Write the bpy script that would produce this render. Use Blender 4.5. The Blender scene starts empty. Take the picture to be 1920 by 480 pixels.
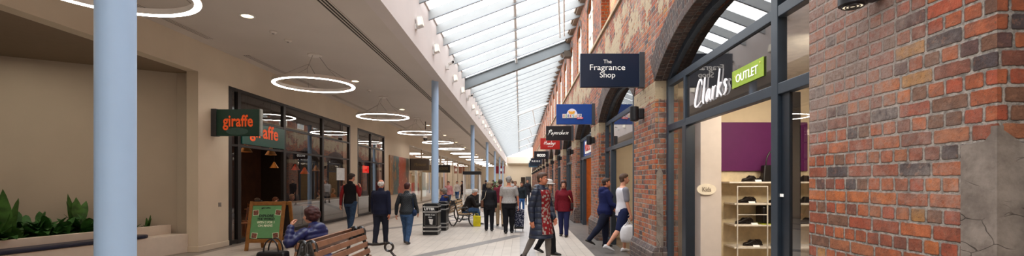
SKY = 5.8; EXPO = 0.0; STRIP = 28.0
import bpy, math, random
from mathutils import Vector as V, Matrix
import numpy as np
R = random.Random(7)
col = bpy.context.scene.collection
PI = math.pi
F, VX, VY, CH = 880.0, 975.0, 339.0, 1.6      # focal length (px), vanishing point, eye height

# ------------------------------------------------------------------ mesh builder
class MB:
    def __init__(s): s.v, s.f, s.u = [], [], {}
    def add(s, vs, fs):
        b = len(s.v); s.v += [tuple(p) for p in vs]; s.f += [tuple(b+i for i in f) for f in fs]; return s
    def box(s, x0, x1, y0, y1, z0, z1):
        x0, x1 = min(x0, x1), max(x0, x1); y0, y1 = min(y0, y1), max(y0, y1); z0, z1 = min(z0, z1), max(z0, z1)
        return s.add([(x0,y0,z0),(x1,y0,z0),(x1,y1,z0),(x0,y1,z0),(x0,y0,z1),(x1,y0,z1),(x1,y1,z1),(x0,y1,z1)],
                     [(0,3,2,1),(4,5,6,7),(0,1,5,4),(1,2,6,5),(2,3,7,6),(3,0,4,7)])
    def beam(s, p, q, w, h, up=(0,0,1)):
        p, q = V(p), V(q); d = (q-p).normalized(); a = d.cross(V(up)).normalized(); b = a.cross(d)
        vs = [c + a*i*w/2 + b*j*h/2 for c in (p, q) for i, j in ((-1,-1),(1,-1),(1,1),(-1,1))]
        return s.add(vs, [(0,3,2,1),(4,5,6,7),(0,1,5,4),(1,2,6,5),(2,3,7,6),(3,0,4,7)])
    def quad(s, *p): return s.add(p, [tuple(range(len(p)))])
    def prism(s, poly, vec):
        n = len(poly); q = [V(p)+V(vec) for p in poly]
        return s.add([V(p) for p in poly]+q, [tuple(range(n-1,-1,-1)), tuple(range(n,2*n))]+[(i,(i+1)%n,n+(i+1)%n,n+i) for i in range(n)])
    def loft(s, rings, cap=True, close=False):
        n = len(rings[0]); m = len(rings); vs = [p for r in rings for p in r]; fs = []
        for k in range(m if close else m-1):
            a, b = k*n, ((k+1)%m)*n
            fs += [(a+i, a+(i+1)%n, b+(i+1)%n, b+i) for i in range(n)]
        if cap and not close: fs += [tuple(range(n-1,-1,-1)), tuple(range((m-1)*n, m*n))]
        return s.add(vs, fs)
    def tube(s, pts, r, n=8, close=False, squash=1.0):
        pts = [V(p) for p in pts]; m = len(pts); rr = r if isinstance(r, (list, tuple)) else [r]*m
        rings = []; a = None
        for i, p in enumerate(pts):
            if close: d = pts[(i+1)%m]-pts[i-1]
            else: d = pts[min(i+1,m-1)]-pts[max(i-1,0)]
            d = d.normalized() if d.length > 1e-9 else V((0,0,1))
            if a is None:
                a = d.cross(V((0,0,1)))
                if a.length < .1: a = d.cross(V((1,0,0)))
            a = (a - d*a.dot(d)).normalized(); b = d.cross(a)
            rings.append([p + a*rr[i]*math.cos(2*PI*k/n) + b*rr[i]*squash*math.sin(2*PI*k/n) for k in range(n)])
        return s.loft(rings, close=close)
    def cyl(s, p, q, r, r2=None, n=16): return s.tube([p, q], [r, r if r2 is None else r2], n)
    def limb(s, pts, rr, n=12):           # tube with rounded ends
        pts = [V(p) for p in pts]; d0 = (pts[0]-pts[1]).normalized(); d1 = (pts[-1]-pts[-2]).normalized()
        P = [pts[0]+d0*rr[0]*.9, pts[0]+d0*rr[0]*.5]+pts+[pts[-1]+d1*rr[-1]*.5, pts[-1]+d1*rr[-1]*.9]
        return s.tube(P, [rr[0]*.35, rr[0]*.85]+list(rr)+[rr[-1]*.85, rr[-1]*.35], n)
    def ball(s, c, r, n=12, m=8, R3=None):
        c = V(c); r = (r,r,r) if not isinstance(r, (tuple, list)) else r; rings = []
        for j in range(m+1):
            t = -PI/2 + PI*(.02+.96*j/m); ring = []
            for k in range(n):
                p = V((r[0]*math.cos(t)*math.cos(2*PI*k/n), r[1]*math.cos(t)*math.sin(2*PI*k/n), r[2]*math.sin(t)))
                ring.append(c + (R3 @ p if R3 else p))
            rings.append(ring)
        return s.loft(rings)
    def lathe(s, prof, c, n=24, close=False):
        c = V(c); rings = [[c+V((r*math.cos(2*PI*k/n), r*math.sin(2*PI*k/n), z)) for k in range(n)] for r, z in prof]
        return s.loft(rings, cap=not close, close=close)
    def ring(s, c, r0, r1, z0, z1, n=64):
        return s.lathe([(r0,z0),(r1,z0),(r1,z1),(r0,z1)], c, n, close=True)
    def build(s, name, mat, parent=None, base=None, smooth=False, bev=0, angle=35):
        return mkobj(name, s.v, s.f, mat, parent, base, smooth, bev, angle)

def wloc(o):
    p = V((0,0,0))
    while o is not None: p = p + V(o.location); o = o.parent
    return p
def mkobj(name, v, f, mat, parent=None, base=None, smooth=False, bev=0, angle=35):
    o0 = wloc(parent) if parent is not None else V(base or (0,0,0))
    me = bpy.data.meshes.new(name)
    me.from_pydata([(p[0]-o0.x, p[1]-o0.y, p[2]-o0.z) for p in v], [], f)
    me.validate(); 
    if mat is not None: me.materials.append(mat)
    if smooth:
        me.polygons.foreach_set('use_smooth', [True]*len(me.polygons)); me.set_sharp_from_angle(angle=math.radians(angle))
    me.update()
    o = bpy.data.objects.new(name, me); col.objects.link(o)
    if parent is not None: o.parent = parent
    else: o.location = o0
    if bev:
        b = o.modifiers.new('bevel', 'BEVEL'); b.width = bev; b.segments = 2; b.limit_method = 'ANGLE'
    return o
def tag(o, label, cat, group=None):
    o['label'] = label; o['category'] = cat
    if group: o['group'] = group
    return o
def thing(name, label, cat, loc=(0,0,0), group=None):
    o = bpy.data.objects.new(name, None); o.empty_display_size = .1; col.objects.link(o); o.location = loc
    return tag(o, label, cat, group)
def struct(o): o['kind'] = 'structure'; return o
def sempty(name, loc=(0,0,0)):
    o = bpy.data.objects.new(name, None); col.objects.link(o); o.location = loc; return struct(o)
def dup(o, loc=None, rz=None, sc=None, label=None):
    def cp(x, par):
        c = x.copy(); col.objects.link(c); c.parent = par
        for ch in list(x.children): cp(ch, c)
        return c
    r = cp(o, None)
    if loc is not None: r.location = loc
    if rz is not None: r.rotation_euler = (0,0,rz)
    if sc is not None: r.scale = (sc,sc,sc)
    if label: r['label'] = label
    return r

# ------------------------------------------------------------------ materials
def lin(h):
    if not isinstance(h, str): return tuple(h)
    h = h.lstrip('#'); o = []
    for i in (0,2,4):
        c = int(h[i:i+2],16)/255; o.append(c/12.92 if c <= .04045 else ((c+.055)/1.055)**2.4)
    return tuple(o)
class NT:
    def __init__(s, name):
        s.m = bpy.data.materials.new(name); s.m.use_nodes = True; s.t = s.m.node_tree; s.t.nodes.clear()
        s.out = s.t.nodes.new('ShaderNodeOutputMaterial')
    def n(s, typ, inp=None, **kw):
        x = s.t.nodes.new('ShaderNode'+typ)
        for k, val in kw.items(): setattr(x, k, val)
        for k, val in (inp or {}).items(): s.put(x.inputs[k], val)
        return x
    def put(s, sock, val):
        if isinstance(val, bpy.types.NodeSocket): s.t.links.new(val, sock)
        elif isinstance(val, bpy.types.Node): s.t.links.new(val.outputs[0], sock)
        else:
            if hasattr(sock.default_value, '__len__') and len(sock.default_value) == 4 and len(val) == 3: val = (*val, 1)
            sock.default_value = val
    def m_(s, op, a, b=None, c=None):
        x = s.n('Math', operation=op); s.put(x.inputs[0], a)
        if b is not None: s.put(x.inputs[1], b)
        if c is not None: s.put(x.inputs[2], c)
        return x.outputs[0]
    def mix(s, f, a, b, mode='MIX'):
        x = s.n('Mix', data_type='RGBA', blend_type=mode); s.put(x.inputs[0], f); s.put(x.inputs[6], a); s.put(x.inputs[7], b)
        return x.outputs[2]
    def noise(s, scale, vec=None, detail=3, rough=.55):
        x = s.n('TexNoise'); x.inputs['Scale'].default_value = scale; x.inputs['Detail'].default_value = detail; x.inputs['Roughness'].default_value = rough
        if vec is not None: s.put(x.inputs['Vector'], vec)
        return x.outputs[0]
    def step(s, a, lo, hi):
        x = s.n('MapRange', interpolation_type='SMOOTHSTEP'); s.put(x.inputs[0], a); x.inputs[1].default_value = lo; x.inputs[2].default_value = hi
        return x.outputs[0]
    def done(s, sh): s.t.links.new(sh.outputs[0] if isinstance(sh, bpy.types.Node) else sh, s.out.inputs[0]); return s.m
    def pbr(s, colr, rough=.6, metal=0, spec=.5, normal=None, emis=None, es=0, coat=0, sheen=0):
        p = s.n('BsdfPrincipled'); s.put(p.inputs['Base Color'], colr); s.put(p.inputs['Roughness'], rough); p.inputs['Metallic'].default_value = metal
        p.inputs['Specular IOR Level'].default_value = spec
        if normal is not None: s.put(p.inputs['Normal'], normal)
        if emis is not None: s.put(p.inputs['Emission Color'], emis); p.inputs['Emission Strength'].default_value = es
        if coat: p.inputs['Coat Weight'].default_value = coat
        return p
    def bump(s, h, strength=.3, dist=.01):
        b = s.n('Bump'); b.inputs['Strength'].default_value = strength; b.inputs['Distance'].default_value = dist; s.put(b.inputs['Height'], h); return b.outputs[0]
_mc = {}
def M(name, hx, rough=.6, metal=0, spec=.4, var=.12, scale=9, bump=0, bscale=60, es=0, coat=0):
    if name in _mc: return _mc[name]
    t = NT(name); c = lin(hx); co = t.n('TexCoord').outputs['Object']
    f = t.step(t.noise(scale, co, 4), .25, .75)
    cc = t.mix(f, tuple(x*(1-var) for x in c), tuple(min(1, x*(1+var)) for x in c))
    nm = t.bump(t.noise(bscale, co, 2), bump, .01) if bump else None
    _mc[name] = t.done(t.pbr(cc, rough, metal, spec, nm, cc if es else None, es, coat))
    return _mc[name]
def EM(name, hx, s):
    if name in _mc: return _mc[name]
    t = NT(name); c = lin(hx); co = t.n('TexCoord').outputs['Object']
    f = t.noise(3, co, 1); e = t.n('Emission', {'Strength': s}); t.put(e.inputs[0], t.mix(f, tuple(x*.96 for x in c), c))
    _mc[name] = t.done(e); return _mc[name]
def GLASS(name, ior=1.7, tint=(1,1,1), base=0.0, rough=0.0):
    if name in _mc: return _mc[name]
    # Schlick reflectance of a double sheet, the same from either side
    t = NT(name); lw = t.n('LayerWeight'); lw.inputs['Blend'].default_value = .5
    f = t.m_('MINIMUM', t.m_('ADD', t.m_('MULTIPLY', t.m_('POWER', lw.outputs['Facing'], ior), 1.0-base), base), 1.0)
    tr = t.n('BsdfTransparent', {'Color': tint}); gl = t.n('BsdfGlossy', {'Roughness': rough})
    # a faint unevenness of the sheet
    nz = t.noise(.6, t.n('NewGeometry').outputs['Position'], 1); b = t.bump(nz, .02, .02); t.put(gl.inputs['Normal'], b)
    mx = t.n('MixShader'); t.put(mx.inputs[0], f); t.t.links.new(tr.outputs[0], mx.inputs[1]); t.t.links.new(gl.outputs[0], mx.inputs[2])
    _mc[name] = t.done(mx); return _mc[name]

def brick(name, pal, mortar, course=.081, L=.205, Hd=.1, weather=.35, paint=True, uv=False, soot=0.0, headers=False):
    """Flemish-bond brickwork laid out in metres on the wall's own plane."""
    t = NT(name)
    if uv:
        sp = t.n('SeparateXYZ', {0: t.n('UVMap').outputs[0]}); u, v = sp.outputs[0], sp.outputs[1]
        pos = t.n('NewGeometry').outputs['Position']; pz = t.n('SeparateXYZ', {0: pos}).outputs[2]
    else:
        g = t.n('NewGeometry'); pos = g.outputs['Position']; sp = t.n('SeparateXYZ', {0: pos}); sn = t.n('SeparateXYZ', {0: g.outputs['True Normal']})
        isx = t.m_('GREATER_THAN', t.m_('ABSOLUTE', sn.outputs[0]), .6)
        u = t.m_('ADD', t.m_('MULTIPLY', sp.outputs[1], isx), t.m_('MULTIPLY', t.m_('ADD', sp.outputs[0], .07), t.m_('SUBTRACT', 1.0, isx)))
        flat = t.m_('GREATER_THAN', t.m_('ABSOLUTE', sn.outputs[2]), .6)
        v = t.m_('ADD', t.m_('MULTIPLY', sp.outputs[2], t.m_('SUBTRACT', 1.0, flat)), t.m_('MULTIPLY', sp.outputs[0], flat)); pz = sp.outputs[2]
    w1 = t.m_('MULTIPLY', t.m_('SUBTRACT', t.noise(5, pos, 2), .5), .010); w2 = t.m_('MULTIPLY', t.m_('SUBTRACT', t.noise(6.5, pos, 2), .5), .012)
    u = t.m_('ADD', u, w1); v = t.m_('ADD', v, w2)
    rowf = t.m_('DIVIDE', v, course); row = t.m_('FLOOR', rowf); fv = t.m_('MULTIPLY', t.m_('SUBTRACT', rowf, row), course)
    par = t.m_('MODULO', t.m_('ADD', row, 1000), 2.0)
    per = Hd if headers else None
    if per is None:        # English bond: a course of stretchers, a course of headers
        lng = t.m_('LESS_THAN', par, .5); per = t.m_('ADD', Hd, t.m_('MULTIPLY', lng, L-Hd))
    jit = t.n('TexWhiteNoise', noise_dimensions='1D'); t.put(jit.inputs['W'], t.m_('ADD', row, .37))
    p = t.m_('ADD', t.m_('ADD', t.m_('DIVIDE', u, per), t.m_('MULTIPLY', par, .25)), t.m_('MULTIPLY', jit.outputs[0], .35))
    cell = t.m_('FLOOR', p); fr = t.m_('MULTIPLY', t.m_('SUBTRACT', p, cell), per)
    loc, wid, hid = fr, per, cell
    du = t.m_('MINIMUM', loc, t.m_('SUBTRACT', wid, loc)); dv = t.m_('MINIMUM', fv, t.m_('SUBTRACT', course, fv))
    rq = .016; qa = t.m_('MAXIMUM', t.m_('SUBTRACT', rq, du), 0.0); qb = t.m_('MAXIMUM', t.m_('SUBTRACT', rq, dv), 0.0)
    d = t.m_('SUBTRACT', rq, t.m_('SQRT', t.m_('ADD', t.m_('MULTIPLY', qa, qa), t.m_('MULTIPLY', qb, qb)))); d = t.m_('ADD', d, t.m_('MULTIPLY', t.m_('SUBTRACT', t.noise(38, pos, 4, .7), .5), .013))
    face = t.step(d, .0035, .0095)
    cb = t.n('CombineXYZ'); t.put(cb.inputs[0], row); t.put(cb.inputs[1], hid)
    wn = t.n('TexWhiteNoise', noise_dimensions='3D'); t.put(wn.inputs['Vector'], cb.outputs[0])
    rp = t.n('ValToRGB'); rp.color_ramp.interpolation = 'CONSTANT'; el = rp.color_ramp.elements
    while len(el) < len(pal): el.new(.5)
    for i, (pp, h) in enumerate(pal): el[i].position = pp; el[i].color = (*lin(h), 1)
    t.put(rp.inputs[0], wn.outputs[0])
    grime = t.noise(14, pos, 5, .65)
    c = t.mix(t.step(grime, .32, .68), t.mix(.38, rp.outputs[0], lin('3a2c26')), rp.outputs[0])
    c = t.mix(t.m_('MULTIPLY', t.m_('SUBTRACT', 1.0, t.step(d, .006, .022)), .35), c, lin('3a2a25'))
    c = t.mix(t.m_('MULTIPLY', t.step(t.noise(60, pos, 5, .75), .57, .64), .6), c, lin('33241e'))
    c = t.mix(t.m_('MULTIPLY', t.step(t.noise(11, pos, 3), .5, .62), .30), c, lin('4a3631'))
    c = t.mix(t.m_('MULTIPLY', t.step(t.noise(30, pos, 4, .7), .52, .75), .35), c, lin('b98468'))
    mc = t.mix(t.step(t.noise(26, pos, 5, .7), .35, .65), tuple(x*.38 for x in lin(mortar)), lin(mortar))
    c = t.mix(face, mc, c)
    wt = t.m_('MULTIPLY', t.step(t.noise(.9, pos, 5, .62), .46, .70), t.m_('MULTIPLY', t.step(t.noise(24, pos, 4, .7), .2, .7), weather))
    c = t.mix(wt, c, lin('a89a90'))
    if paint:    # bleached, sooted patch high on the closest pier
        q3 = t.n('SeparateXYZ', {0: pos}); nb_ = t.m_('MULTIPLY', t.m_('SUBTRACT', t.noise(3, pos, 5, .65), .5), .9)
        wb = t.m_('MULTIPLY', t.m_('MULTIPLY', t.step(t.m_('ADD', q3.outputs[2], nb_), 1.85, 2.25), t.step(t.m_('ADD', q3.outputs[1], nb_), 2.45, 2.9)), t.m_('LESS_THAN', q3.outputs[1], 3.7))
        c = t.mix(t.m_('MULTIPLY', wb, t.m_('ADD', .35, t.m_('MULTIPLY', t.step(t.noise(28, pos, 4, .7), .35, .6), .45))), c, lin('8f7f76'))
    hgt = t.m_('ADD', t.m_('MULTIPLY', face, 1.0), t.m_('MULTIPLY', t.noise(60, pos, 5, .7), .8))
    if soot: c = t.mix(t.m_('MULTIPLY', t.step(t.noise(1.5, pos, 4), .35, .7), soot), c, lin('2a2523'))
    if paint:   # remains of cream limewash: on the impost blocks and in a ragged band over the arches
        nz = t.m_('MULTIPLY', t.m_('SUBTRACT', t.noise(2.2, pos, 5, .65), .5), 1.0)
        yy = t.n('SeparateXYZ', {0: pos}).outputs[1]
        z1 = t.m_('ADD', pz, t.m_('MULTIPLY', nz, .35))
        a = t.m_('MULTIPLY', t.step(z1, 2.84, 2.90), t.m_('SUBTRACT', 1.0, t.step(pz, 3.165, 3.175)))
        z2 = t.m_('ADD', pz, t.m_('MULTIPLY', nz, 1.2))
        b = t.m_('MULTIPLY', t.step(z2, 4.22, 4.28), t.m_('SUBTRACT', 1.0, t.step(z2, 5.12, 5.18)))
        b = t.m_('MULTIPLY', b, t.step(t.noise(1.3, pos, 5, .66), .45, .475))
        k = t.m_('MULTIPLY', t.m_('MAXIMUM', a, b), t.step(yy, 5.0, 5.6))
        k = t.m_('MULTIPLY', k, t.m_('SUBTRACT', 1.0, t.m_('MULTIPLY', t.step(t.noise(9, pos, 4), .58, .62), .8)))
        c = t.mix(k, c, t.mix(t.noise(6, pos, 4), lin('96846c'), lin('ac9b80')))
        hgt = t.m_('MULTIPLY', hgt, t.m_('SUBTRACT', 1.0, t.m_('MULTIPLY', k, .8)))
    return t.done(t.pbr(c, .85, 0, .25, t.bump(hgt, .75, .012)))
# ------------------------------------------------------------------ materials of the setting
def tile_floor():
    t = NT('floor_tiles'); pos = t.n('NewGeometry').outputs['Position']; sp = t.n('SeparateXYZ', {0: pos}); x, y = sp.outputs[0], sp.outputs[1]
    W, Lg = .20, .60
    a = t.m_('DIVIDE', x, W); ca = t.m_('FLOOR', a); fa = t.m_('MULTIPLY', t.m_('SUBTRACT', a, ca), W)
    b = t.m_('ADD', t.m_('DIVIDE', y, Lg), t.m_('MULTIPLY', t.m_('MODULO', t.m_('ADD', ca, 1000), 2.0), .5)); cb_ = t.m_('FLOOR', b); fb = t.m_('MULTIPLY', t.m_('SUBTRACT', b, cb_), Lg)
    d = t.m_('MINIMUM', t.m_('MINIMUM', fa, t.m_('SUBTRACT', W, fa)), t.m_('MINIMUM', fb, t.m_('SUBTRACT', Lg, fb)))
    j = t.step(d, .002, .006)
    k = t.n('CombineXYZ'); t.put(k.inputs[0], ca); t.put(k.inputs[1], cb_); wn = t.n('TexWhiteNoise', noise_dimensions='3D'); t.put(wn.inputs['Vector'], k.outputs[0])
    def tone(h, s): 
        c = lin(h); return t.mix(wn.outputs[0], tuple(q*(1-s) for q in c), tuple(min(1,q*(1+s)) for q in c))
    c = tone('c0b6ab', .05)
    g1 = t.m_('MULTIPLY', t.m_('GREATER_THAN', x, 0.0), t.m_('LESS_THAN', x, .34)); c = t.mix(g1, c, tone('a5a09d', .05))
    g2 = t.m_('GREATER_THAN', x, 1.6); c = t.mix(g2, c, tone('625e5b', .08))
    g3 = t.m_('MULTIPLY', t.m_('GREATER_THAN', x, -5.75), t.m_('LESS_THAN', x, -5.4)); c = t.mix(g3, c, tone('8d847b', .06))
    g4 = t.m_('LESS_THAN', x, -6.95); c = t.mix(g4, c, tone('8d847b', .06))
    c = t.mix(t.m_('MULTIPLY', t.step(t.noise(1.2, pos, 5), .35, .7), .16), c, lin('6f655c'))
    c = t.mix(j, t.mix(.55, c, lin('4a423c')), c)
    r = t.m_('ADD', .30, t.m_('MULTIPLY', t.noise(4, pos, 3), .18))
    return t.done(t.pbr(c, r, 0, .35, t.bump(j, .15, .003)))
m_floor = tile_floor()
m_band = M('floor_band_grey', '7e7a77', .42, var=.06)
m_cream = M('cream_plaster', 'd0c1ab', .75, var=.035, scale=1.3)
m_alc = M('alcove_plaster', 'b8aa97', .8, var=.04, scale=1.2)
m_ceil = M('ceiling_paint', 'cbc2ba', .8, var=.03, scale=.7)
m_fas = M('fascia_paint', 'cfc6c2', .7, var=.035, scale=1.1)
m_white = M('white_metal', 'e4e2df', .45, var=.03)
m_fin = M('louvre_white', 'a2a5a5', .55, var=.04, scale=2)
m_finb = M('louvre_edge_grey', '8f969c', .5, var=.05)
m_steel = M('grey_steel', '71777a', .5, var=.05, scale=3)
m_blue = M('pale_blue_paint', 'a9c4e2', .45, var=.03, scale=2)
m_frame = M('slate_blue_metal', '2f3842', .4, var=.06)
m_black = M('black_metal', '17171a', .42, var=.15)
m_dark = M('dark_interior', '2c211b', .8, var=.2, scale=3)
m_fasglass = M('smoked_fascia_glass', '2e2b29', .03, spec=1.0, var=.03, coat=1.0)
def cracked():
    t = NT('cement_render'); pos = t.n('NewGeometry').outputs['Position']; c = t.mix(t.step(t.noise(7, pos, 5, .65), .3, .7), lin('6b6058'), lin('8c8076'))
    mp = t.n('Mapping', {0: pos}); mp.inputs['Scale'].default_value = (5, 5, 9); nz = t.n('TexNoise', {'Vector': mp, 'Scale': .8}); ad = t.n('VectorMath', {0: mp, 1: nz.outputs[1]})
    vo = t.n('TexVoronoi', {'Vector': ad, 'Scale': 1.0}, feature='DISTANCE_TO_EDGE'); k = t.m_('MULTIPLY', t.m_('SUBTRACT', 1.0, t.step(vo.outputs[0], .004, .022)), t.step(t.noise(4, pos, 2), .45, .55))
    return t.done(t.pbr(t.mix(t.m_('MULTIPLY', k, .75), c, lin('2e2824')), .9, 0, .2, t.bump(t.m_('SUBTRACT', t.noise(30, pos, 4), k), .4, .008)))
m_cement = cracked()
m_brick = brick('red_brick', [(0,'b0603e'),(.14,'bd6a42'),(.28,'ae563c'),(.40,'9c543c'),(.50,'c4703f'),(.62,'8c5544'),(.69,'ae6c4a'),(.77,'664a46'),(.84,'514849'),(.90,'7e5844'),(.98,'b8844e')], 'a0968c', weather=.6)
m_ring = brick('blue_arch_brick', [(0,'4a4344'),(.3,'564c4a'),(.5,'403b3d'),(.7,'5c4e4a'),(.88,'5a4038')], '7b726b', course=.115, headers=True, Hd=.08, paint=False, uv=True, weather=.2)
m_orange = brick('warm_lit_reveal_brick', [(0,'c05a22'),(.3,'b04e20'),(.6,'cf6a28'),(.85,'9a4826')], 'a58a68', paint=False, weather=.05)  # warm light on the window recesses is put into this brick colour
m_plinth = brick('plinth_brick', [(0,'5a5254'),(.4,'675a56'),(.7,'4b4648'),(.9,'7d5546')], '8b8078', paint=False, weather=.25)
m_sill = M('stone_sill', 'a08c70', .85, var=.15, scale=6, bump=.3)
m_glass = GLASS('shop_glass', 3.2, base=.16)
m_glassW = GLASS('store_glass', 3.6, base=.10)
m_glassL = GLASS('dark_shop_glass', 3.0, (.80,.80,.80), .06)
m_sky = GLASS('skylight_glass', 5.0, base=.03)

Y0, Y1 = -9.0, 84.0
XW, XF, XL = 2.12, -2.4, -7.2          # brick wall, fascia, shopfront wall on the far side
ZC = 4.73
def roofz(x): return 6.09 + (x-XF)*.378

# ------------------------------------------------------------------ floor
mb = MB(); mb.box(-16, 9, Y0, 92, -.2, 0); struct(mb.build('floor', m_floor))
def band(p, q, w=.34):
    p, q = V((*p, .0)), V((*q, .0)); d = (q-p).normalized(); a = V((-d.y, d.x, 0))*w/2
    mb = MB(); mb.prism([p-a, q-a, q+a, p+a], (0,0,.003)); struct(mb.build('floor_band', m_band))
band((-5.4, 4.0), (-.02, 13.75)); band((-5.4, 13.9), (-.02, 24.0)); band((-.02, 14.55), (-4.6, 24.2)); band((-5.4, 24.6), (-.02, 34.4))

# ------------------------------------------------------------------ fascia and ceiling over the left walk
mb = MB(); mb.box(XF-.28, XF, Y0, Y1, ZC-.02, 6.09); mb.box(XF-.3, XF+.03, Y0, Y1, 6.07, 6.13)
struct(mb.build('wall_fascia', m_fas))
mb = MB(); mb.box(-16, XF-.28, Y0, 92, ZC, ZC+.2); struct(mb.build('ceiling', m_ceil))

# ------------------------------------------------------------------ left wall with alcove, piers and headers
mb = MB()
mb.box(-7.46, XL, 10.5, 11.6, 0, ZC)                                 # pier by the alcove
mb.box(-7.46, XL, Y0, 10.5, 4.05, ZC)                                # bulkhead over the alcove
mb.box(-7.5, XL, 11.6, 84, 3.95, ZC)                                 # header
mb.box(-7.5, XL, 19.9, 20.8, 0, 3.95); mb.box(-7.5, XL, 24.95, 30.55, 0, 3.95)
for y in (42.5, 54.5, 66.5, 78.5): mb.box(-7.5, XL, y, y+.55, 0, 3.95)
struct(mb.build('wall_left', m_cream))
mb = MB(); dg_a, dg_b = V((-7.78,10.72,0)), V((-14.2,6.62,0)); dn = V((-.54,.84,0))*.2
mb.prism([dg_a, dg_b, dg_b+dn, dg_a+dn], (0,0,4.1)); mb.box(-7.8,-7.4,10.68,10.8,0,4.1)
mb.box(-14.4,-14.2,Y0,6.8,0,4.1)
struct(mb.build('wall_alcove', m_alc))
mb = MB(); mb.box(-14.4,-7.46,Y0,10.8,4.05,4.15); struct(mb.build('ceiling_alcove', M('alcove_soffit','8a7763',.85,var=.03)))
mb = MB()
mb.box(-7.5,XL+.02,10.48,11.6,0,.13); mb.box(-7.5,XL+.02,19.9,20.8,0,.13); mb.box(-7.5,XL+.02,24.95,30.55,0,.13)
struct(mb.build('baseboard_left', m_cream, bev=.01))

# low walls of the planter and the plinth that carries the seat
pa, pb = V((-7.80,10.5,0)), V((-10.3,.5,0)); fa, fb = V((-7.42,10.5,0)), V((-9.92,.5,0))
mb = MB(); n = (pb-pa).normalized(); nn = V((-n.y,n.x,0)); nn = nn if nn.x < 0 else -nn
mb.prism([pa, pb, pb+nn*.1, pa+nn*.1], (0,0,.62)); mb.box(-8.02,-7.86,10.37,10.5,0,.62)
planter = tag(mb.build('planter', M('white_planter','dccfc0',.6,var=.03), base=(-8.4,8,0), bev=.008), 'low white built-in planter wall filled with green plants in the alcove', 'planter')
mb = MB(); mb.prism([pa+nn*.1, pb+nn*.1, V((-14.1,.5,0)), V((-14.1,6.3,0)), V((-8.3,10.2,0)), V((-7.95,10.3,0))], (0,0,.5))
mb.build('soil', M('planter_soil','241a13',.95,bump=.5), planter)
mb = MB(); mb.prism([fa, fb, pb-nn*.005, pa-nn*.005], (0,0,.42))
plinth = tag(mb.build('bench_plinth', M('white_planter','dccfc0'), base=(-7.8,8,0), bev=.01), 'long white plinth seat built along the front of the planter', 'bench')
mb = MB(); c0, c1 = fa.lerp(fb,.10), fa.lerp(fb,.99); w = -nn*.03
q = []
for s in range(9):
    a = PI*s/8; q.append(c0 + nn*.0 + (pa-fa)*0 + nn*(.155-.185*math.cos(a)) - n*(.22*math.sin(a)) + V((0,0,.425)))
q += [c1+nn*.34+V((0,0,.425)), c1-nn*.03+V((0,0,.425))]
mb.prism(q, (0,0,.065))
tag(mb.build('bench_cushion', M('navy_vinyl','1d2138',.38,var=.1), base=(-7.8,8,.42), bev=.02), 'long dark navy padded cushion lying on the white plinth seat', 'cushion')

# ------------------------------------------------------------------ brick wall on the right
PITCH, P0a, P0b = 5.28, 2.085, 3.44          # first pier spans y 2.085 - 3.44
NB = 15
piers = [(P0a+PITCH*k, P0b+PITCH*k) for k in range(-2, NB+1)]
zs, zc, ZU, TH = 3.17, 3.77, 5.42, .36
half = (PITCH-(P0b-P0a))/2; RA = (half**2+(zc-zs)**2)/(2*(zc-zs)); CZ = zc-RA
def archz(dy): return CZ + math.sqrt(max(RA*RA-dy*dy, 0))
mb, ar, pl = MB(), MB(), MB(); ar_uv = []
NS = 20
for i, (a, b) in enumerate(piers):
    mb.quad((XW,a,0),(XW,a,zs),(XW,b,zs),(XW,b,0)); mb.quad((XW,a,0),(XW+TH,a,0),(XW+TH,a,zs),(XW,a,zs)); mb.quad((XW+TH,b,0),(XW,b,0),(XW,b,zs),(XW+TH,b,zs))
    mb.quad((XW,a,zs),(XW,a,ZU),(XW,b,ZU),(XW,b,zs))
    mb.quad((XW+TH,a,0),(XW+TH,b,0),(XW+TH,b,ZU),(XW+TH,a,ZU))
    if i < len(piers)-1:
        y0, y1 = b, piers[i+1][0]; c = (y0+y1)/2
        ys = [y0+(y1-y0)*j/NS for j in range(NS+1)]
        for j in range(NS):
            p, q = ys[j], ys[j+1]; zp, zq = archz(p-c), archz(q-c)
            mb.quad((XW,p,zp),(XW,p,ZU),(XW,q,ZU),(XW,q,zq)); mb.quad((XW+TH,p,zp),(XW+TH,q,zq),(XW+TH,q,ZU),(XW+TH,p,ZU))
        # voussoirs: front band, a little proud, and the underside
        th0 = math.asin(half/RA); pts = [(-th0+2*th0*j/NS) for j in range(NS+1)]
        for j in range(NS):
            t0, t1 = pts[j], pts[j+1]; f = lambda t, r, x: (x, c+r*math.sin(t), CZ+r*math.cos(t))
            ro = RA+.42; x = XW-.012
            ar.quad(f(t0,RA,x), f(t0,ro,x), f(t1,ro,x), f(t1,RA,x)); ar_uv += [(t0*RA,0),(t0*RA,.42),(t1*RA,.42),(t1*RA,0)]
            ar.quad(f(t0,RA,x), f(t1,RA,x), f(t1,RA,XW+TH), f(t0,RA,XW+TH)); ar_uv += [(t0*RA,0),(t1*RA,0),(t1*RA,.36),(t0*RA,.36)]
            ar.quad(f(t0,ro,x), f(t0,ro,XW+.05), f(t1,ro,XW+.05), f(t1,ro,x)); ar_uv += [(t0*RA,0),(t0*RA,.05),(t1*RA,.05),(t1*RA,0)]
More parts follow.
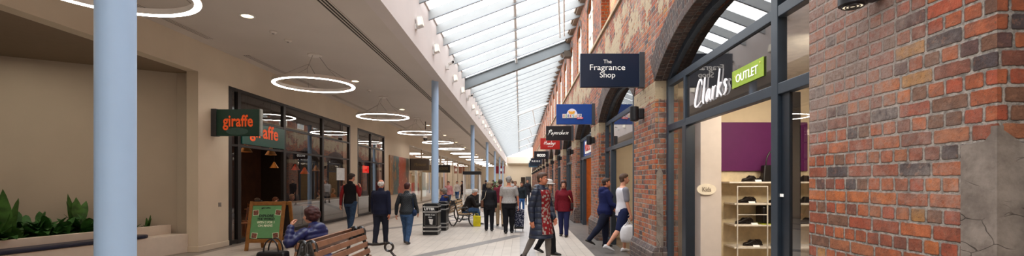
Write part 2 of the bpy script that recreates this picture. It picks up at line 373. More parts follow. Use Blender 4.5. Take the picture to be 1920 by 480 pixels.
# upper storey with window openings
XU, WH, Z0, Z1 = XW+.06, .62, 5.5, 6.95
yA, yB = piers[0][0], piers[-1][1]
wins = [12.0+2.64*k for k in range(-5, 28) if yA+.9 < 12.0+2.64*k < yB-.9]
HT = 7.72
def uarch(d): return Z1 + .32*(1-(d/WH)**2)
prev = yA; ur = MB(); ur_uv = []
rv = MB()
for c in wins:
    a, b = c-WH, c+WH
    mb.quad((XU,prev,ZU),(XU,prev,HT),(XU,a,HT),(XU,a,ZU)); prev = b
    mb.quad((XU,a,ZU),(XU,a,Z0),(XU,b,Z0),(XU,b,ZU))
    for j in range(10):
        p, q = a+2*WH*j/10, a+2*WH*(j+1)/10; zp, zq = uarch(p-c), uarch(q-c)
        mb.quad((XU,p,zp),(XU,p,HT),(XU,q,HT),(XU,q,zq)); rv.quad((XU,p,zp),(XU,q,zq),(XU+.3,q,zq),(XU+.3,p,zp))
        o = XU-.012
        ur.quad((o,p,zp),(o,p,zp+.24),(o,q,zq+.24),(o,q,zq)); ur_uv += [(p,0),(p,.24),(q,.24),(q,0)]
    rv.quad((XU,a,Z0),(XU,a,Z1),(XU+.3,a,Z1),(XU+.3,a,Z0)); rv.quad((XU,b,Z1),(XU,b,Z0),(XU+.3,b,Z0),(XU+.3,b,Z1)); rv.quad((XU,a,Z0),(XU+.3,a,Z0),(XU+.3,b,Z0),(XU,b,Z0))
mb.quad((XU,prev,ZU),(XU,prev,HT),(XU,yB,HT),(XU,yB,ZU))
mb.quad((XW,yA,ZU),(XU,yA,ZU),(XU,yB,ZU),(XW,yB,ZU))
mb.quad((XU+.5,yA,3.9),(XU+.5,yB,3.9),(XU+.5,yB,HT+.2),(XU+.5,yA,HT+.2)); mb.quad((XU,yA,HT),(XU+.5,yA,HT),(XU+.5,yB,HT),(XU,yB,HT))
wall_r = struct(mb.build('wall_right', m_brick))
def uvset(o, uvs):
    l = o.data.uv_layers.new(name='UVMap')
    for i, uv in enumerate(uvs): l.data[i].uv = uv
o = ar.build('arch_ring', m_ring, wall_r); uvset(o, ar_uv)
o = ur.build('window_arch', m_ring, wall_r); uvset(o, ur_uv)
rv.build('window_reveal', m_orange, wall_r)
s = MB(); s.box(XW-.05, XU+.1, yA, yB, ZU-.06, ZU+.02); s.build('sill_course', m_sill, wall_r, bev=.01)
for a, b in piers[3:]:
    e = .07; pl = MB()
    prof = [(XW-e,0),(XW-e,.47),(XW,.58),(XW+.1,.58),(XW+.1,0)]
    pl.prism([(x,a-e,z) for x,z in prof], (0,b-a+2*e,0))
    pl.prism([(XW+.102,a-e+.002,0),(XW+.102,a-e+.002,.47),(XW+.102,a,.577),(XW+.102,a+.05,.577),(XW+.102,a+.05,0)], (.1,0,0))
    pl.build('pier_plinth', m_plinth, wall_r, bev=.012)
# cement patches on the pier corners
def patch(a, y1, zt, dx, wall):
    m = MB(); e = .008
    m.prism([(XW-e,a-e+.001,0),(XW-e,a-e+.001,zt+.075),(XW-e,a+.05,zt+.01),(XW-e,a+y1,zt),(XW-e,a+y1,0)], (.03,0,0))
    m.prism([(XW-e+.001,a-e,0),(XW+dx,a-e,0),(XW+dx,a-e,zt-.01),(XW+.1,a-e,zt),(XW-e+.001,a-e,zt+.075)], (0,.03,0))
    m.build('cement_patch', m_cement, wall)
patch(P0a, .165, 1.77, .3, wall_r); 
m = MB(); a = P0a+PITCH; m.prism([(XW+.02,a-.008,.55),(XW+.13,a-.008,.55),(XW+.12,a-.008,1.72),(XW+.07,a-.008,1.83),(XW+.02,a-.008,1.72)], (0,.03,0)); m.build('cement_patch', m_cement, wall_r)
m = MB(); m.box(XW-.1, XU, yA, yB, 7.60, 7.78); m.box(XW-.16, XW-.1, yA, yB, 7.66, 7.78)
struct(m.build('trim_eaves_gutter', M('brown_gutter','7d6a58',.6)))

# upper windows: white sashes; the nearest openings are bricked up
for k, c in enumerate(wins):
    if c < 13:
        m = MB(); m.box(XU+.22, XU+.3, c-WH-.05, c+WH+.05, Z0-.05, Z1+.35); m.build('bricked_opening', m_orange, wall_r); continue
    g = sempty('window_%d' % (k+40), (XU+.24, c, Z0))
    m = MB(); xx = (XU+.05, XU+.12)
    for y in (c-WH+.05, c, c+WH-.05): m.box(*xx, y-.05, y+.05, Z0, uarch(y-c)-.01)
    for z in (Z0+.06, (Z0+Z1)/2, Z1-.05): m.box(xx[0]+.004,xx[1]-.004, c-WH, c+WH, z-.05, z+.05)
    m.build('window_frame', M('sash_white','e6dfd2',.5), g)
    m = MB(); m.quad(*[(XU+.09,yy,zz) for yy,zz in ((c-WH,Z0),(c+WH,Z0),(c+WH,Z1),(c,Z1+.32),(c-WH,Z1))]); m.build('pane', M('pale_pane','c8ccca',.1,spec=.8), g)

# ------------------------------------------------------------------ skylight over the walk
sk = sempty('skylight', (0, 40, 6.9))
m, e = MB(), MB()
y = 8.85-1.166*15
xa, xb = XF+.0, XW+.1
while y < Y1:
    if abs((y-20.5)) > .3:
        m.prism([(xa,y-.02,roofz(xa)-.25),(xb,y-.02,roofz(xb)-.25),(xb,y-.02,roofz(xb)),(xa,y-.02,roofz(xa))], (0,.04,0))
        e.prism([(xa,y-.03,roofz(xa)-.272),(xb,y-.03,roofz(xb)-.272),(xb,y-.03,roofz(xb)-.25),(xa,y-.03,roofz(xa)-.25)], (0,.06,0))
    y += 1.166
m.build('louvre_fins', m_fin, sk); e.build('fin_edge', m_finb, sk)
m = MB(); m.quad((xa,Y0,roofz(xa)+.03),(xb,Y0,roofz(xb)+.03),(xb,Y1,roofz(xb)+.03),(xa,Y1,roofz(xa)+.03)); m.build('skylight_glazing', m_sky, sk)
m = MB(); m.tube([(-.16,Y0,roofz(-.16)-.17),(-.16,Y1,roofz(-.16)-.17)], .05, 12); m.build('purlin', m_white, sk, smooth=True)
for yb in (20.5,):
    m = MB()
    for h0, h1, w in ((.52,.49,.24),(.49,.08,.05),(.08,.04,.24)):
        m.prism([(xa-.02,yb-w/2,roofz(xa)-h0),(xb,yb-w/2,roofz(xb)-h0),(xb,yb-w/2,roofz(xb)-h1),(xa-.02,yb-w/2,roofz(xa)-h1)], (0,w,0))
    m.build('roof_beam', m_steel, sk); 
    m = MB(); m.box(xb-.3,xb+.02,yb-.2,yb+.2,roofz(xb)-.85,roofz(xb)-.6); m.build('beam_shoe', M('dark_brown_steel','54493f',.6), sk)
for yb in (11.9, 23.7, 35.5, 47.5, 59.2, 71):
    m = MB(); p, q = (-.16,yb,roofz(-.16)-.36), (xb,yb,roofz(xb)-.36); m.tube([p,q], .06, 10)
    for dx in ((0,.16) if yb < 20 else (0,)):
        m.tube([(.95+dx,yb,roofz(.95+dx)-.42),(1.55+dx,yb+6.3 if yb < 20 else yb+11.6,roofz(1.55+dx)-.42)], .03, 8)
    if yb != 23.7: m.build('roof_brace', m_white, sk, smooth=True)

# ------------------------------------------------------------------ ends of the walk
m = MB(); m.box(XF-.3, 8.8, Y1, Y1+.3, ZC, 5.9); m.box(-7.5, XF-.3, Y1, Y1+.3, ZC-.5, ZC); m.box(-16, 8.8, 91, 91.3, 0, ZC+.2); m.box(XF, 2.6, 84.32, 90.98, ZC, ZC+.2); m.box(XW,XW+.3,84,91,0,ZC)
struct(m.build('wall_end', M('end_plaster','d9cdbb',.75,var=.03)))
m = MB(); m.quad((XF,Y1,5.9),(XW,Y1,5.9),(XW,Y1,roofz(XW)),(XF,Y1,roofz(XF))); struct(m.build('window_gable', m_sky))
m = MB(); m.box(-16, 9, Y0-.2, Y0, 0, 5.9); struct(m.build('wall_behind', m_cream))
d = sempty('door_1', (.95, 90.9, 0)); m = MB(); m.box(.2,1.0,90.85,90.98,0,2.3); m.build('door_leaf', m_dark, d); m = MB(); m.box(1.1,2.1,90.85,90.98,0,2.4); m.build('door_panel', M('door_grey','5a5a5c',.5), d)

# ------------------------------------------------------------------ blue columns
nth = ['first','second','third','fourth','fifth','sixth','seventh','eighth','ninth','tenth','eleventh','twelfth','thirteenth','fourteenth','fifteenth','sixteenth','seventeenth','eighteenth']
for k in range(7):
    y = 3.1+11.65*k; m = MB(); m.cyl((-2.67,y,0),(-2.67,y,ZC+.0),.109,n=40)
    o = m.build('column', m_blue, base=(-2.67,y,0), smooth=True); struct(o); o['label'] = 'pale blue round steel column, %s from the camera' % nth[k]; o['category'] = 'column'
# ------------------------------------------------------------------ shopfronts in the brick arches
def area(name, loc, sx, sy, power, colr, rot=(0,0,0), vis=True):
    l = bpy.data.lights.new(name, 'AREA'); l.shape = 'RECTANGLE'; l.size = sx; l.size_y = sy; l.energy = power; l.color = colr
    o = bpy.data.objects.new(name, l); col.objects.link(o); o.location = loc; o.rotation_euler = rot; return o
m_shopcream = M('shop_cream','d8c6a8',.7,var=.03)
m_shopfloor = M('shop_floor','6f5d4c',.4,var=.1)
XG = 2.34
shop_tone = {2:'dcc7a4', 3:'e8d6b8', 4:'e79a5c'}
for k in range(-1, NB):
    y0, y1 = P0b+PITCH*k, P0a+PITCH*(k+1); c = (y0+y1)/2
    g = sempty('window_%d' % (k+2), (XG, c, 0))
    m = MB(); fx = (XG-.045, XG+.045)
    yj, yk = y1-.80, y0+.80                                   # mullions each side of the doorway
    def post(y, w, z0, z1, d=0): m.box(fx[0]-d, fx[1]+d, y-w/2, y+w/2, z0, z1)
    post(y0+.05,.1,0,zs); post(y1-.05,.1,0,zs)
    post(yj,.07,2.42,3.11); post(yk,.11,0,archz(yk-c)); 
    m.box(fx[0]+.004,fx[1]-.004,y0,y1,2.37,2.47); m.box(fx[0]+.004,fx[1]-.004,y0,y1,3.06,3.16)
    m.box(fx[0]+.006,fx[1]-.006,y0,y0+.72,0,.1); m.box(fx[0]+.006,fx[1]-.006,yj,y1,0,.1)
    # curved head
    A = [c-half+2*half*j/16 for j in range(17)]
    for p, q in zip(A, A[1:]):
        m.prism([(fx[0]+.008,p,archz(p-c)+.01),(fx[0]+.008,q,archz(q-c)+.01),(fx[0]+.008,q,archz(q-c)-.09),(fx[0]+.008,p,archz(p-c)-.09)], (.074,0,0))
    m.build('window_frame', m_frame, g, bev=.006 if k < 3 else 0)
    m = MB(); m.box(fx[0]-.01,fx[1]+.03,yj-.09,yj+.06,0,2.37); m.box(fx[0]+.03,fx[1]+.04,yk-.19,yk-.06,.0,2.37); m.build('door_post', m_frame if k else M('door_post_navy','1d242d',.35), g, bev=.006)
    m = MB(); m.add([(XG,q,archz(q-c)-.05) for q in A]+[(XG,q,3.11) for q in A], [(i,i+1,18+i,17+i) for i in range(16)]); m.build('pane', m_glass, g)
    for a, b, z0, z1 in ((y0+.1,yk-.05,.1,2.37),(yj+.03,y1-.1,.1,2.37),(y0+.1,yk-.05,2.47,3.06),(yj+.03,y1-.1,2.47,3.06)):
        m = MB(); m.quad((XG,a,z0),(XG,b,z0),(XG,b,z1),(XG,a,z1)); m.build('pane', m_glass, g)
    m = MB(); m.box(XG-.012,XG+.02,yk+.05,yj-.03,2.47,3.06); m.build('fascia_panel', m_fasglass if k != 2 else M('workshop_blue','1c4fa8',.2,spec=.7), g)
    # room behind
    st = sempty('shop_room_%d' % (k+2), (4, c, 0))
    m = MB(); zc2 = 3.13; yl, yh = y0-.55, y1+.55
    m.box(7.9,8.1,yl-.13,yh+.13,0,zc2)
    mt = m_shopcream if k <= 1 else (M('shop_orange_lit','e08a4c',.7) if k == 2 else M('shop_far','a88d6c',.7))  # the third arch's orange light is put into its wall colour
    m.build('wall_back', mt, st)
    m = MB(); m.box(XW+TH,8,yh,yh+.13,0,zc2); m.build('wall_side', mt, st)
    m = MB(); m.box(XW+TH,8,yl-.13,yl,0,zc2); m.build('wall_side', mt, st)
    m = MB(); m.box(XG+.1,8.1,yl-.13,yh+.13,zc2,zc2+.1); m.build('ceiling_shop', M('shop_ceiling','d8cfc0',.7), st)
    m = MB(); m.box(XG+.6,XG+.7,yl-.13,yh+.13,zc2+.1,4.2); m.box(XG+.02,XG+.7,yl-.1,yh+.1,3.95,4.05); m.build('bulkhead', M('bulkhead_grey','4c4743',.7), st)
    m = MB(); m.box(XG+.05,8,yl,yh,0,.006); m.build('shop_floor', m_shopfloor, st)
    if k <= 8: area('shop_light', (3.6, c, 3.08), .9, 3.0, (58 if k == 0 else 44 if k == 1 else 50), (1,.86,.68) if k != 2 else (1,.62,.38))

# ------------------------------------------------------------------ lettering
def text(name, s, mat, parent, o, u, v, w=None, h=None, center=False, off=0.0, shear=0.0, depth=.004, sp=1.0, uu=0, sx=None):
    """o lower-left corner, u and v unit vectors of the panel, w/h size of the writing in metres"""
    cu = bpy.data.curves.new('t', 'FONT'); cu.body = s; cu.offset = off; cu.shear = shear; cu.space_character = sp; cu.resolution_u = 4; cu.extrude = .001
    ob = bpy.data.objects.new('t', cu); col.objects.link(ob); bpy.context.view_layer.update()
    me = bpy.data.meshes.new_from_object(ob.evaluated_get(bpy.context.evaluated_depsgraph_get()))
    bpy.data.objects.remove(ob)
    P = np.array([x.co[:] for x in me.vertices]); lo, hi = P.min(0), P.max(0); e = hi-lo
    a = (w/e[0]) if w else h/e[1]; b = (h/e[1]) if h else a
    u, v = V(u), V(v); n = u.cross(v).normalized(); o = V(o); p0 = wloc(parent)
    cx = (-.5*e[0]*a if center else 0)
    for i, x in enumerate(me.vertices):
        q = o + u*((P[i][0]-lo[0])*a+cx) + v*((P[i][1]-lo[1])*b) + n*(depth*(1 if P[i][2] > 0 else 0)+.0015) - p0
        x.co = q
    me.materials.clear(); me.materials.append(mat)
    oo = bpy.data.objects.new(name, me); col.objects.link(oo); oo.parent = parent; return oo
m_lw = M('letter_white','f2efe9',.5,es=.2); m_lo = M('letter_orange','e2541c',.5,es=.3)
m_green = M('sign_green','0b3a2c',.35,var=.06)

HAND = {'C':(.36,[[(.36,.80),(.34,.95),(.26,1.0),(.16,.80),(.08,.50),(.02,.22),(.02,.06),(.08,.02),(.18,.05),(.32,.16)]]),
 'l':(.13,[[(.13,.98),(.08,.60),(.03,.25),(.03,.08),(.07,.04)]]),
 'a':(.24,[[(.20,.44),(.13,.48),(.06,.36),(.03,.16),(.07,.08),(.14,.22),(.20,.44),(.18,.2),(.22,.06)]]),
 'r':(.19,[[(.06,.50),(.03,.06),(.07,.30),(.12,.46),(.18,.50)]]),
 'k':(.22,[[(.14,1.0),(.09,.6),(.03,.06),(.07,.30),(.18,.52),(.09,.32),(.18,.10),(.22,.06)]]),
 's':(.20,[[(.18,.50),(.12,.54),(.09,.43),(.14,.30),(.12,.12),(.04,.06)]]),
 'P':(.36,[[(.16,.90),(.08,.40),(.02,-.10)],[(-.02,.72),(.12,.96),(.30,.98),(.36,.82),(.26,.58),(.10,.48)]]),
 'p':(.26,[[(.10,.50),(.05,.1),(.0,-.30)],[(.08,.40),(.16,.50),(.23,.42),(.18,.18),(.07,.10)]]),
 'e':(.20,[[(.05,.24),(.14,.32),(.17,.44),(.11,.50),(.04,.34),(.04,.12),(.10,.05),(.19,.16)]]),
 'c':(.18,[[(.17,.42),(.12,.50),(.05,.34),(.04,.12),(.10,.05),(.18,.14)]]),
 'h':(.24,[[(.14,1.0),(.08,.5),(.03,.05),(.08,.32),(.15,.48),(.18,.40),(.16,.12),(.22,.05)]]),
 'H':(.42,[[(.14,.98),(.08,.5),(.02,.0)],[(.40,1.02),(.32,.5),(.28,.0)],[(-.04,.42),(.16,.55),(.44,.58)]]),
 'm':(.34,[[(.05,.48),(.03,.05),(.08,.36),(.13,.48),(.15,.40),(.13,.06),(.18,.36),(.24,.48),(.26,.38),(.25,.12),(.32,.05)]]),
 'y':(.24,[[(.05,.50),(.06,.24),(.11,.12),(.18,.28)],[(.22,.52),(.15,.10),(.08,-.30),(.0,-.34)]])}
def brush(s, Sf, r0, r1, sp=.03):
    """handwritten lettering: each letter a brush stroke; Sf maps letter units to the panel"""
    m = MB(); x = 0
    for ch in s: x += HAND[ch][0]+sp
    tot = x-sp; x = 0
    for ch in s:
        for s_ in HAND[ch][1]:
            pts = []
            for i in range(len(s_)-1):
                a, b, c2, d2 = (V((*s_[max(i-1,0)],0)), V((*s_[i],0)), V((*s_[i+1],0)), V((*s_[min(i+2,len(s_)-1)],0)))
                for t in (0,.25,.5,.75):
                    q = .5*((2*b)+(c2-a)*t+(2*a-5*b+4*c2-d2)*t*t+(3*b-a-3*c2+d2)*t**3); pts.append(Sf((q.x+x)/tot,q.y))
            pts.append(Sf((s_[-1][0]+x)/tot,s_[-1][1])); n_ = len(pts); m.limb(pts, [r0+r1*math.sin(PI*min(1,(i+2)/n_)) for i in range(n_)], 6)
        x += HAND[ch][0]+sp
    return m
# projecting signs on the brick piers
def proj_sign(k, hx, label, es=.0, mt=None):
    yc = P0a+PITCH*k+.68; z0, z1 = 3.20, 3.77; x1, x0 = XW-.09, XW-1.09
    g = thing('hanging_sign', label, 'sign', (XW, yc, z0), 'projecting shop signs on the brick piers')
    m = MB(); m.box(x0,x1,yc-.05,yc+.05,z0,z1); pn = m.build('panel', M('sign_face_'+hx,hx,.3,var=.05,es=es), g, bev=.006)
    m = MB(); m.box(x1,XW+.02,yc-.07,yc+.07,z0-.01,z1+.02); m.build('bracket', M('sign_bracket','3a3d42',.45), g, bev=.008)
    return pn, x0, yc-.052, z0
def tx(g, x0, y, z0, s, cx, zb, w=None, h=None, **kw): text('lettering', s, kw.pop('mat', m_lw), g, (x0+cx, y, z0+zb), (1,0,0), (0,0,1), w, h, center=True, **kw)
g, x0, y, z0 = proj_sign(1, '0a1b33', 'navy projecting sign reading The Fragrance Shop on the brick pier')
tx(g,x0,y,z0,'The',.46,.40,h=.062); tx(g,x0,y,z0,'Fragrance',.46,.255,w=.60,h=.125); tx(g,x0,y,z0,'Shop',.46,.13,w=.26,h=.12)
g, x0, y, z0 = proj_sign(2, '12408c', 'royal blue projecting sign with multicoloured WORKSHOP lettering under an arch emblem')
m = MB(); m.prism([(x0+.44+.155*math.cos(a*PI/16), y, z0+.25+.19*math.sin(a*PI/16)) for a in range(17)], (0,-.006,0)); m.build('emblem_arch', M('emblem_white','dfe0f2',.5), g)
m = MB(); m.ball((x0+.43,y-.008,z0+.315),(.085,.006,.05)); m.ball((x0+.365,y-.008,z0+.35),(.03,.006,.03)); m.ball((x0+.495,y-.008,z0+.35),(.03,.006,.03)); m.build('emblem_orange', M('emblem_orange','eba63a',.5), g, smooth=True)
m = MB(); m.prism([(x0+.17,y-.006,z0+.17),(x0+.71,y-.006,z0+.18),(x0+.71,y-.006,z0+.29),(x0+.17,y-.006,z0+.29)], (0,-.006,0)); m.build('letter_board', M('board_white','efeae2',.5), g)
for i, (ch, hx) in enumerate(zip('WORKSHOP', ['d2622e','2f9a4c','3b4fa0','c13c34','3a9fc0','e0a030','8a3a9a','2d3f7c'])):
    tx(g,x0,y-.012,z0,ch,.21+.066*i,.185,w=.048,h=.09,mat=M('letter_'+hx,hx,.5),off=.02)
m = MB(); m.prism([(x0+.58,y-.016,z0+.14),(x0+.75,y-.016,z0+.155),(x0+.755,y-.016,z0+.20),(x0+.585,y-.016,z0+.19)], (0,-.004,0)); m.build('emblem_tag', M('tag_red','e0425a',.5), g)
tx(g,x0,y-.02,z0,'OUTLET',.668,.155,w=.13,h=.03)
g, x0, y, z0 = proj_sign(3, '1a1416', 'black projecting sign with white script Paperchase lettering')
brush('Paperchase', lambda a, b: (x0+.07+.80*a+.05*b, y-.003, z0+.22+.19*b), .0035, .0085, .02).build('lettering', m_lw, g, smooth=True, angle=80)
g, x0, y, z0 = proj_sign(4, 'b0201a', 'red projecting sign with white script Hamleys lettering')
brush('Hamleys', lambda a, b: (x0+.18+.58*a+.03*b, y-.003, z0+.22+.2*b), .004, .009, .02).build('lettering', m_lw, g, smooth=True, angle=80); tx(g,x0,y,z0,'LONDON',.5,.12,w=.24,h=.05)
g, x0, y, z0 = proj_sign(6, '17151c', 'black projecting sign with bold white ecco lettering')
tx(g,x0,y,z0,'ecco',.52,.17,w=.62,h=.2,off=.03)
g, x0, y, z0 = proj_sign(8, '111a2c', 'dark navy projecting sign with spaced white REISS lettering')
tx(g,x0,y,z0,'REISS',.5,.2,w=.78,h=.16,sp=1.3)
for k, t_ in ((9,'dark projecting sign on the pier just beyond the REISS sign'),(10,'blue grey projecting sign two piers beyond the REISS sign')):
    proj_sign(k, '1c2836' if k == 9 else '2d4a5c', t_)

# wall lamps
lampname = {0:'black cylinder wall lamp at the top of the closest brick pier',1:'black cylinder wall lamp below the Fragrance Shop sign',2:'black cylinder wall lamp below the blue WORKSHOP sign',3:'black cylinder wall lamp below the Paperchase sign',4:'black cylinder wall lamp below the red Hamleys sign'}
lamp0 = None
for k in range(0, NB):
    yc = P0a+PITCH*k+.68; L = (XW, yc, 2.75)
    lb = lampname.get(k, 'black cylinder wall lamp on the %s brick pier from the camera' % nth[k])
    if lamp0 is None:
        lamp0 = g = thing('wall_lamp', lb, 'lamp', L, 'black cylinder lamps on the brick piers')
        m = MB(); m.lathe([(.062,2.63),(.074,2.635),(.074,2.865),(.062,2.87)], (XW-.16,yc,0), 32); sd = m.build('lamp_shade', m_black, g, smooth=True)
        m = MB(); m.box(XW-.1,XW+.0,yc-.05,yc+.05,2.66,2.84); m.build('bracket', m_black, g, bev=.02)
        m = MB(); m.lathe([(.05,2.627),(.055,2.631)], (XW-.16,yc,0), 24); m.build('lens', EM('lamp_lens','ffe8c8',1.2), sd)
        m = MB()
        for r in (.018,.036,.055): m.ring((XW-.16,yc,0), r-.003, r+.003, 2.622,2.63, 24)
        m.build('grille', m_black, sd)
    else: dup(lamp0, L, label=lb)

# ------------------------------------------------------------------ the shoe shop front: script lettering and green panel
XS = XG-.02
g = thing('shop_name', 'white handwritten style Clarks lettering on the dark glass fascia', 'sign', (XS, 5.7, 2.55))
yl, yr = 6.19, 5.22      # along the wall, reading from the far end towards the camera
def S(px, py): return (XS-.012, yl+(yr-yl)*px, 2.56+.33*py)
m = brush('Clarks', S, .007, .0085)
m.build('lettering', M('script_white_glow','f2ecee',.5,es=.55), g, smooth=True, angle=80)  # glow added so the letters do not shade grey; they are no lamp
g = thing('outlet_sign', 'lime green OUTLET panel on the dark glass fascia', 'sign', (XS, 4.8, 2.6))
m = MB(); m.box(XS-.006,XS,4.46,5.12,2.60,2.785); m.build('panel', M('lime','8fa834',.5,es=.12), g)
text('lettering','OUTLET',M('script_white_glow','f6f1f2'),g,(XS-.007,5.02,2.645),(0,-1,0),(0,0,1),w=.46,h=.085)
for q in ((5.045,2.72),(5.03,2.705),(4.525,2.745)): m = MB(); m.ball((XS-.008,q[0],q[1]),(.004,.011,.011)); m.build('emblem_dot', M('dot_yellow','e8e27a',.5), g)

# inside the shoe shop
yP = 7.92-.0
YS = 7.35                       # front of the shelves
p = struct(MB().box(XW+TH,8,7.78,7.92,0,3.13).build('wall_display', m_shopcream))
g = tag(MB().box(3.27,4.72,7.70,7.742,1.76,2.56).build('purple_wall_board', M('purple_panel','5c1454',.6,var=.05), base=(3.9,7.73,1.76), bev=.006), 'purple board on the shop wall above the shoe shelves', 'panel')
g = tag(MB().box(2.75,3.07,7.15,7.75,0,3.0).build('display_pillar', M('pillar_white','cfc3bb',.6,var=.03), base=(2.9,7.4,0), bev=.006), 'cream square pillar inside the shoe shop beside the doorway', 'pillar')
g = thing('kids_sign', 'white oval Kids sign on the cream pillar in the shoe shop', 'sign', (2.9,7.13,1.46))
m = MB(); m.loft([[ (2.83+.145*math.cos(2*PI*i/32), yy, 1.47+.085*math.sin(2*PI*i/32)) for i in range(32)] for yy in (7.148,7.115)]); m.build('panel', M('oval_cream','ece0cc',.4), g, smooth=True)
text('lettering','Kids',M('letter_grey','7a6a5c',.5),g,(2.83,7.113,1.435),(1,0,0),(0,0,1),w=.13,h=.07,center=True)
sh = thing('shoe_shelf', 'tall white shoe display stand with open shelves and wire uprights', 'shelf', (3.95,7.5,0))
shz = [.55, .90, 1.235, 1.575]
for z in shz[:-1]+[.22]: m = MB(); m.box(3.36,4.76,YS,7.74,z-.012,z+.012); m.build('shelf_board', M('shelf_white','e6ddd0',.45), sh)
m = MB(); m.box(3.27,4.85,YS-.02,7.76,1.563,1.587); m.build('shelf_board', M('shelf_white','e6ddd0'), sh)
m = MB()
for x in (3.40,3.87,4.72): m.box(x-.007,x+.007,YS-.019,YS-.005,0,1.563 if x > 4 else 1.52)
m.box(3.40,3.87,YS-.017,YS-.007,1.505,1.518); m.box(3.40,3.87,YS-.017,YS-.007,1.065,1.075)
m.build('upright', M('wire_white','d9d3ca',.4), sh)
m = MB(); m.box(3.27,4.85,7.745,7.77,0,1.76); m.build('back_board', M('shelf_back','d8c8a8',.6), sh)
def shoe(x, y, z, rz, label, hx='1b1413', L=.225):
    t = thing('shoe', label, 'shoe', (0,0,0), 'shoes on the display stand')
    m = MB(); rings = []
    for s_, w, h in ((-.5,.022,.035),(-.46,.034,.062),(-.36,.037,.082),(-.22,.036,.088),(-.08,.037,.084),(.04,.040,.066),(.2,.046,.048),(.36,.043,.042),(.46,.03,.034),(.5,.014,.024)):
        rings.append([(w*math.cos(2*PI*i/14), s_*L, .012+h/2+h/2*math.sin(2*PI*i/14)) for i in range(14)])
    m.loft(rings); up = m.build('upper', M('shoe_leather'+hx,hx,.35,var=.2), t, smooth=True, angle=60)
    m = MB(); o = []
    for s_, w in ((-.5,.026),(-.4,.038),(-.1,.036),(.2,.048),(.38,.044),(.51,.014)): o.append((w,s_*L))
    poly = [(w,yy,0) for w,yy in o]+[(-w,yy,0) for w,yy in reversed(o)]
    m.prism(poly,(0,0,.018)); m.box(-.033,.033,-.5*L,-.2*L,0,.024); m.build('sole', M('shoe_sole','2a211c',.6), t)
    m = MB(); m.ring((0,-.27*L,0),.018,.028,.088,.096,16); m.build('collar', M('shoe_lining','4a3a30',.7), up)
    if hx != 'b8a690':
        m = MB()
        for j in range(4): m.box(-.022,.022,(-.05+.055*j)*L-.004,(-.05+.055*j)*L+.004,.092-.008*j,.1-.008*j)
        m.build('laces', M('shoe_lace','0e0b0b',.6), up)
    t.location = (x,y,z); t.rotation_euler = (0,0,rz); return t
rows = [(1.587,'on the top board',[3.58,3.80,4.45]),(1.247,'on the second board down',[3.52,3.60,4.02,4.10,4.46]),(.912,'on the third board down',[3.48,3.56,4.48]),(.562,'on the fourth board down',[3.60,3.70,4.05,4.13])]
for z, wh, xs in rows:
    for i, x in enumerate(xs):
        shoe(x+.08, YS+.16+(.03 if i%2 else 0), z, PI/2+.25 if i%2 else PI/2+.05, 'dark leather lace-up shoe %s, %s along from the pillar' % (wh, nth[i]))
for i, (x, yy) in enumerate(((4.78,6.9),(4.9,7.0))):
    shoe(x, yy, .95, 2.2, 'pale slip-on shoe on the side stand behind the glass, %s of two' % nth[i], 'b8a690')
st = thing('side_stand', 'small white display stand behind the fixed glass of the shoe shop', 'stand', (4.85,6.95,0))
m = MB(); m.box(4.6,5.2,6.75,7.15,.925,.95); m.build('shelf_board', M('shelf_white','e6ddd0'), st); m = MB(); m.box(4.88,4.92,6.93,6.97,0,.925); m.build('post', M('wire_white','d9d3ca'), st)
m = MB(); m.box(4.7,5.1,6.8,7.1,0,.02); m.build('base', M('wire_white','d9d3ca'), st)
cards = [(3.64,1.247),(3.68,.912),(3.71,.562),(3.74,1.587)]
for i, (x, z) in enumerate(cards):
    m = MB(); m.prism([(x-.05,YS+.005,z),(x+.05,YS+.005,z),(x+.05,YS+.02,z+.03),(x-.05,YS+.02,z+.03)],(0,.002,0)); tag(m.build('price_card', m_lw, base=(x,YS,z)), 'small white price card on the shoe board, %s row up' % ['third','second','lowest','topmost'][i], 'card', 'price cards on the shoe stand')
g = thing('handbag', 'black structured handbag with handle standing in front of the purple board', 'handbag', (4.02,YS+.15,1.587))
m = MB(); m.prism([(3.85,YS+.08,1.589),(4.20,YS+.08,1.589),(4.17,YS+.10,1.85),(3.88,YS+.10,1.85)],(0,.12,0)); m.build('body', M('bag_black','151112',.4), g, bev=.02)
m = MB(); m.tube([(3.93+.11*(1-math.cos(PI*i/12)), YS+.15, 1.84+.24*math.sin(PI*i/12)) for i in range(13)], .012, 8); m.build('handle', M('bag_black','151112'), g, smooth=True)
m = MB(); m.box(4.03,4.06,YS+.07,YS+.078,1.68,1.75); m.build('tag', m_lw, g)
g = tag(MB().box(3.83,4.28,YS+.05,YS+.3,.925,1.2).build('display_bag', M('bag_black','151112'), base=(4.05,YS+.2,.925), bev=.03), 'boxy black bag on the third board down of the shoe stand', 'bag')
g = tag(MB().box(3.81,4.3,YS+.02,YS+.34,.912,.925).build('display_tray', M('lime_tray','a9b52a',.5), base=(4.05,YS+.2,.912)), 'lime green tray under the boxy black bag on the shoe stand', 'tray')
g = tag(MB().box(5.0,5.5,7.68,7.74,1.15,2.6).build('wall_poster', M('poster_beige','b79f84',.5), base=(5.2,7.7,1.2)), 'tall beige wall panel behind the fixed glass of the shoe shop', 'panel')
# second bay: dark unit and spots
g = tag(MB().box(4.2,5.0,12.3,12.9,0,2.2).build('display_unit', M('unit_purple','26152c',.5), base=(4.6,12.6,0), bev=.01), 'tall dark cabinet inside the second shop past the white T-shirt man', 'cabinet')
for i in range(5):
    x, yy = 3.3+.45*i, 11.9
    g = thing('spotlight', 'white ceiling spotlight in the second shop, %s from the doorway' % nth[i], 'spotlight', (x,yy,3.13), 'spotlights in the second shop')
    m = MB(); m.cyl((x,yy,3.13),(x,yy,3.04),.012,n=8); m.build('stem', m_white, g); m = MB(); m.cyl((x,yy+.04,3.05),(x-.04,yy-.08,2.95),.045,n=16); m.build('head', m_white if i%2 else m_black, g, smooth=True)
    
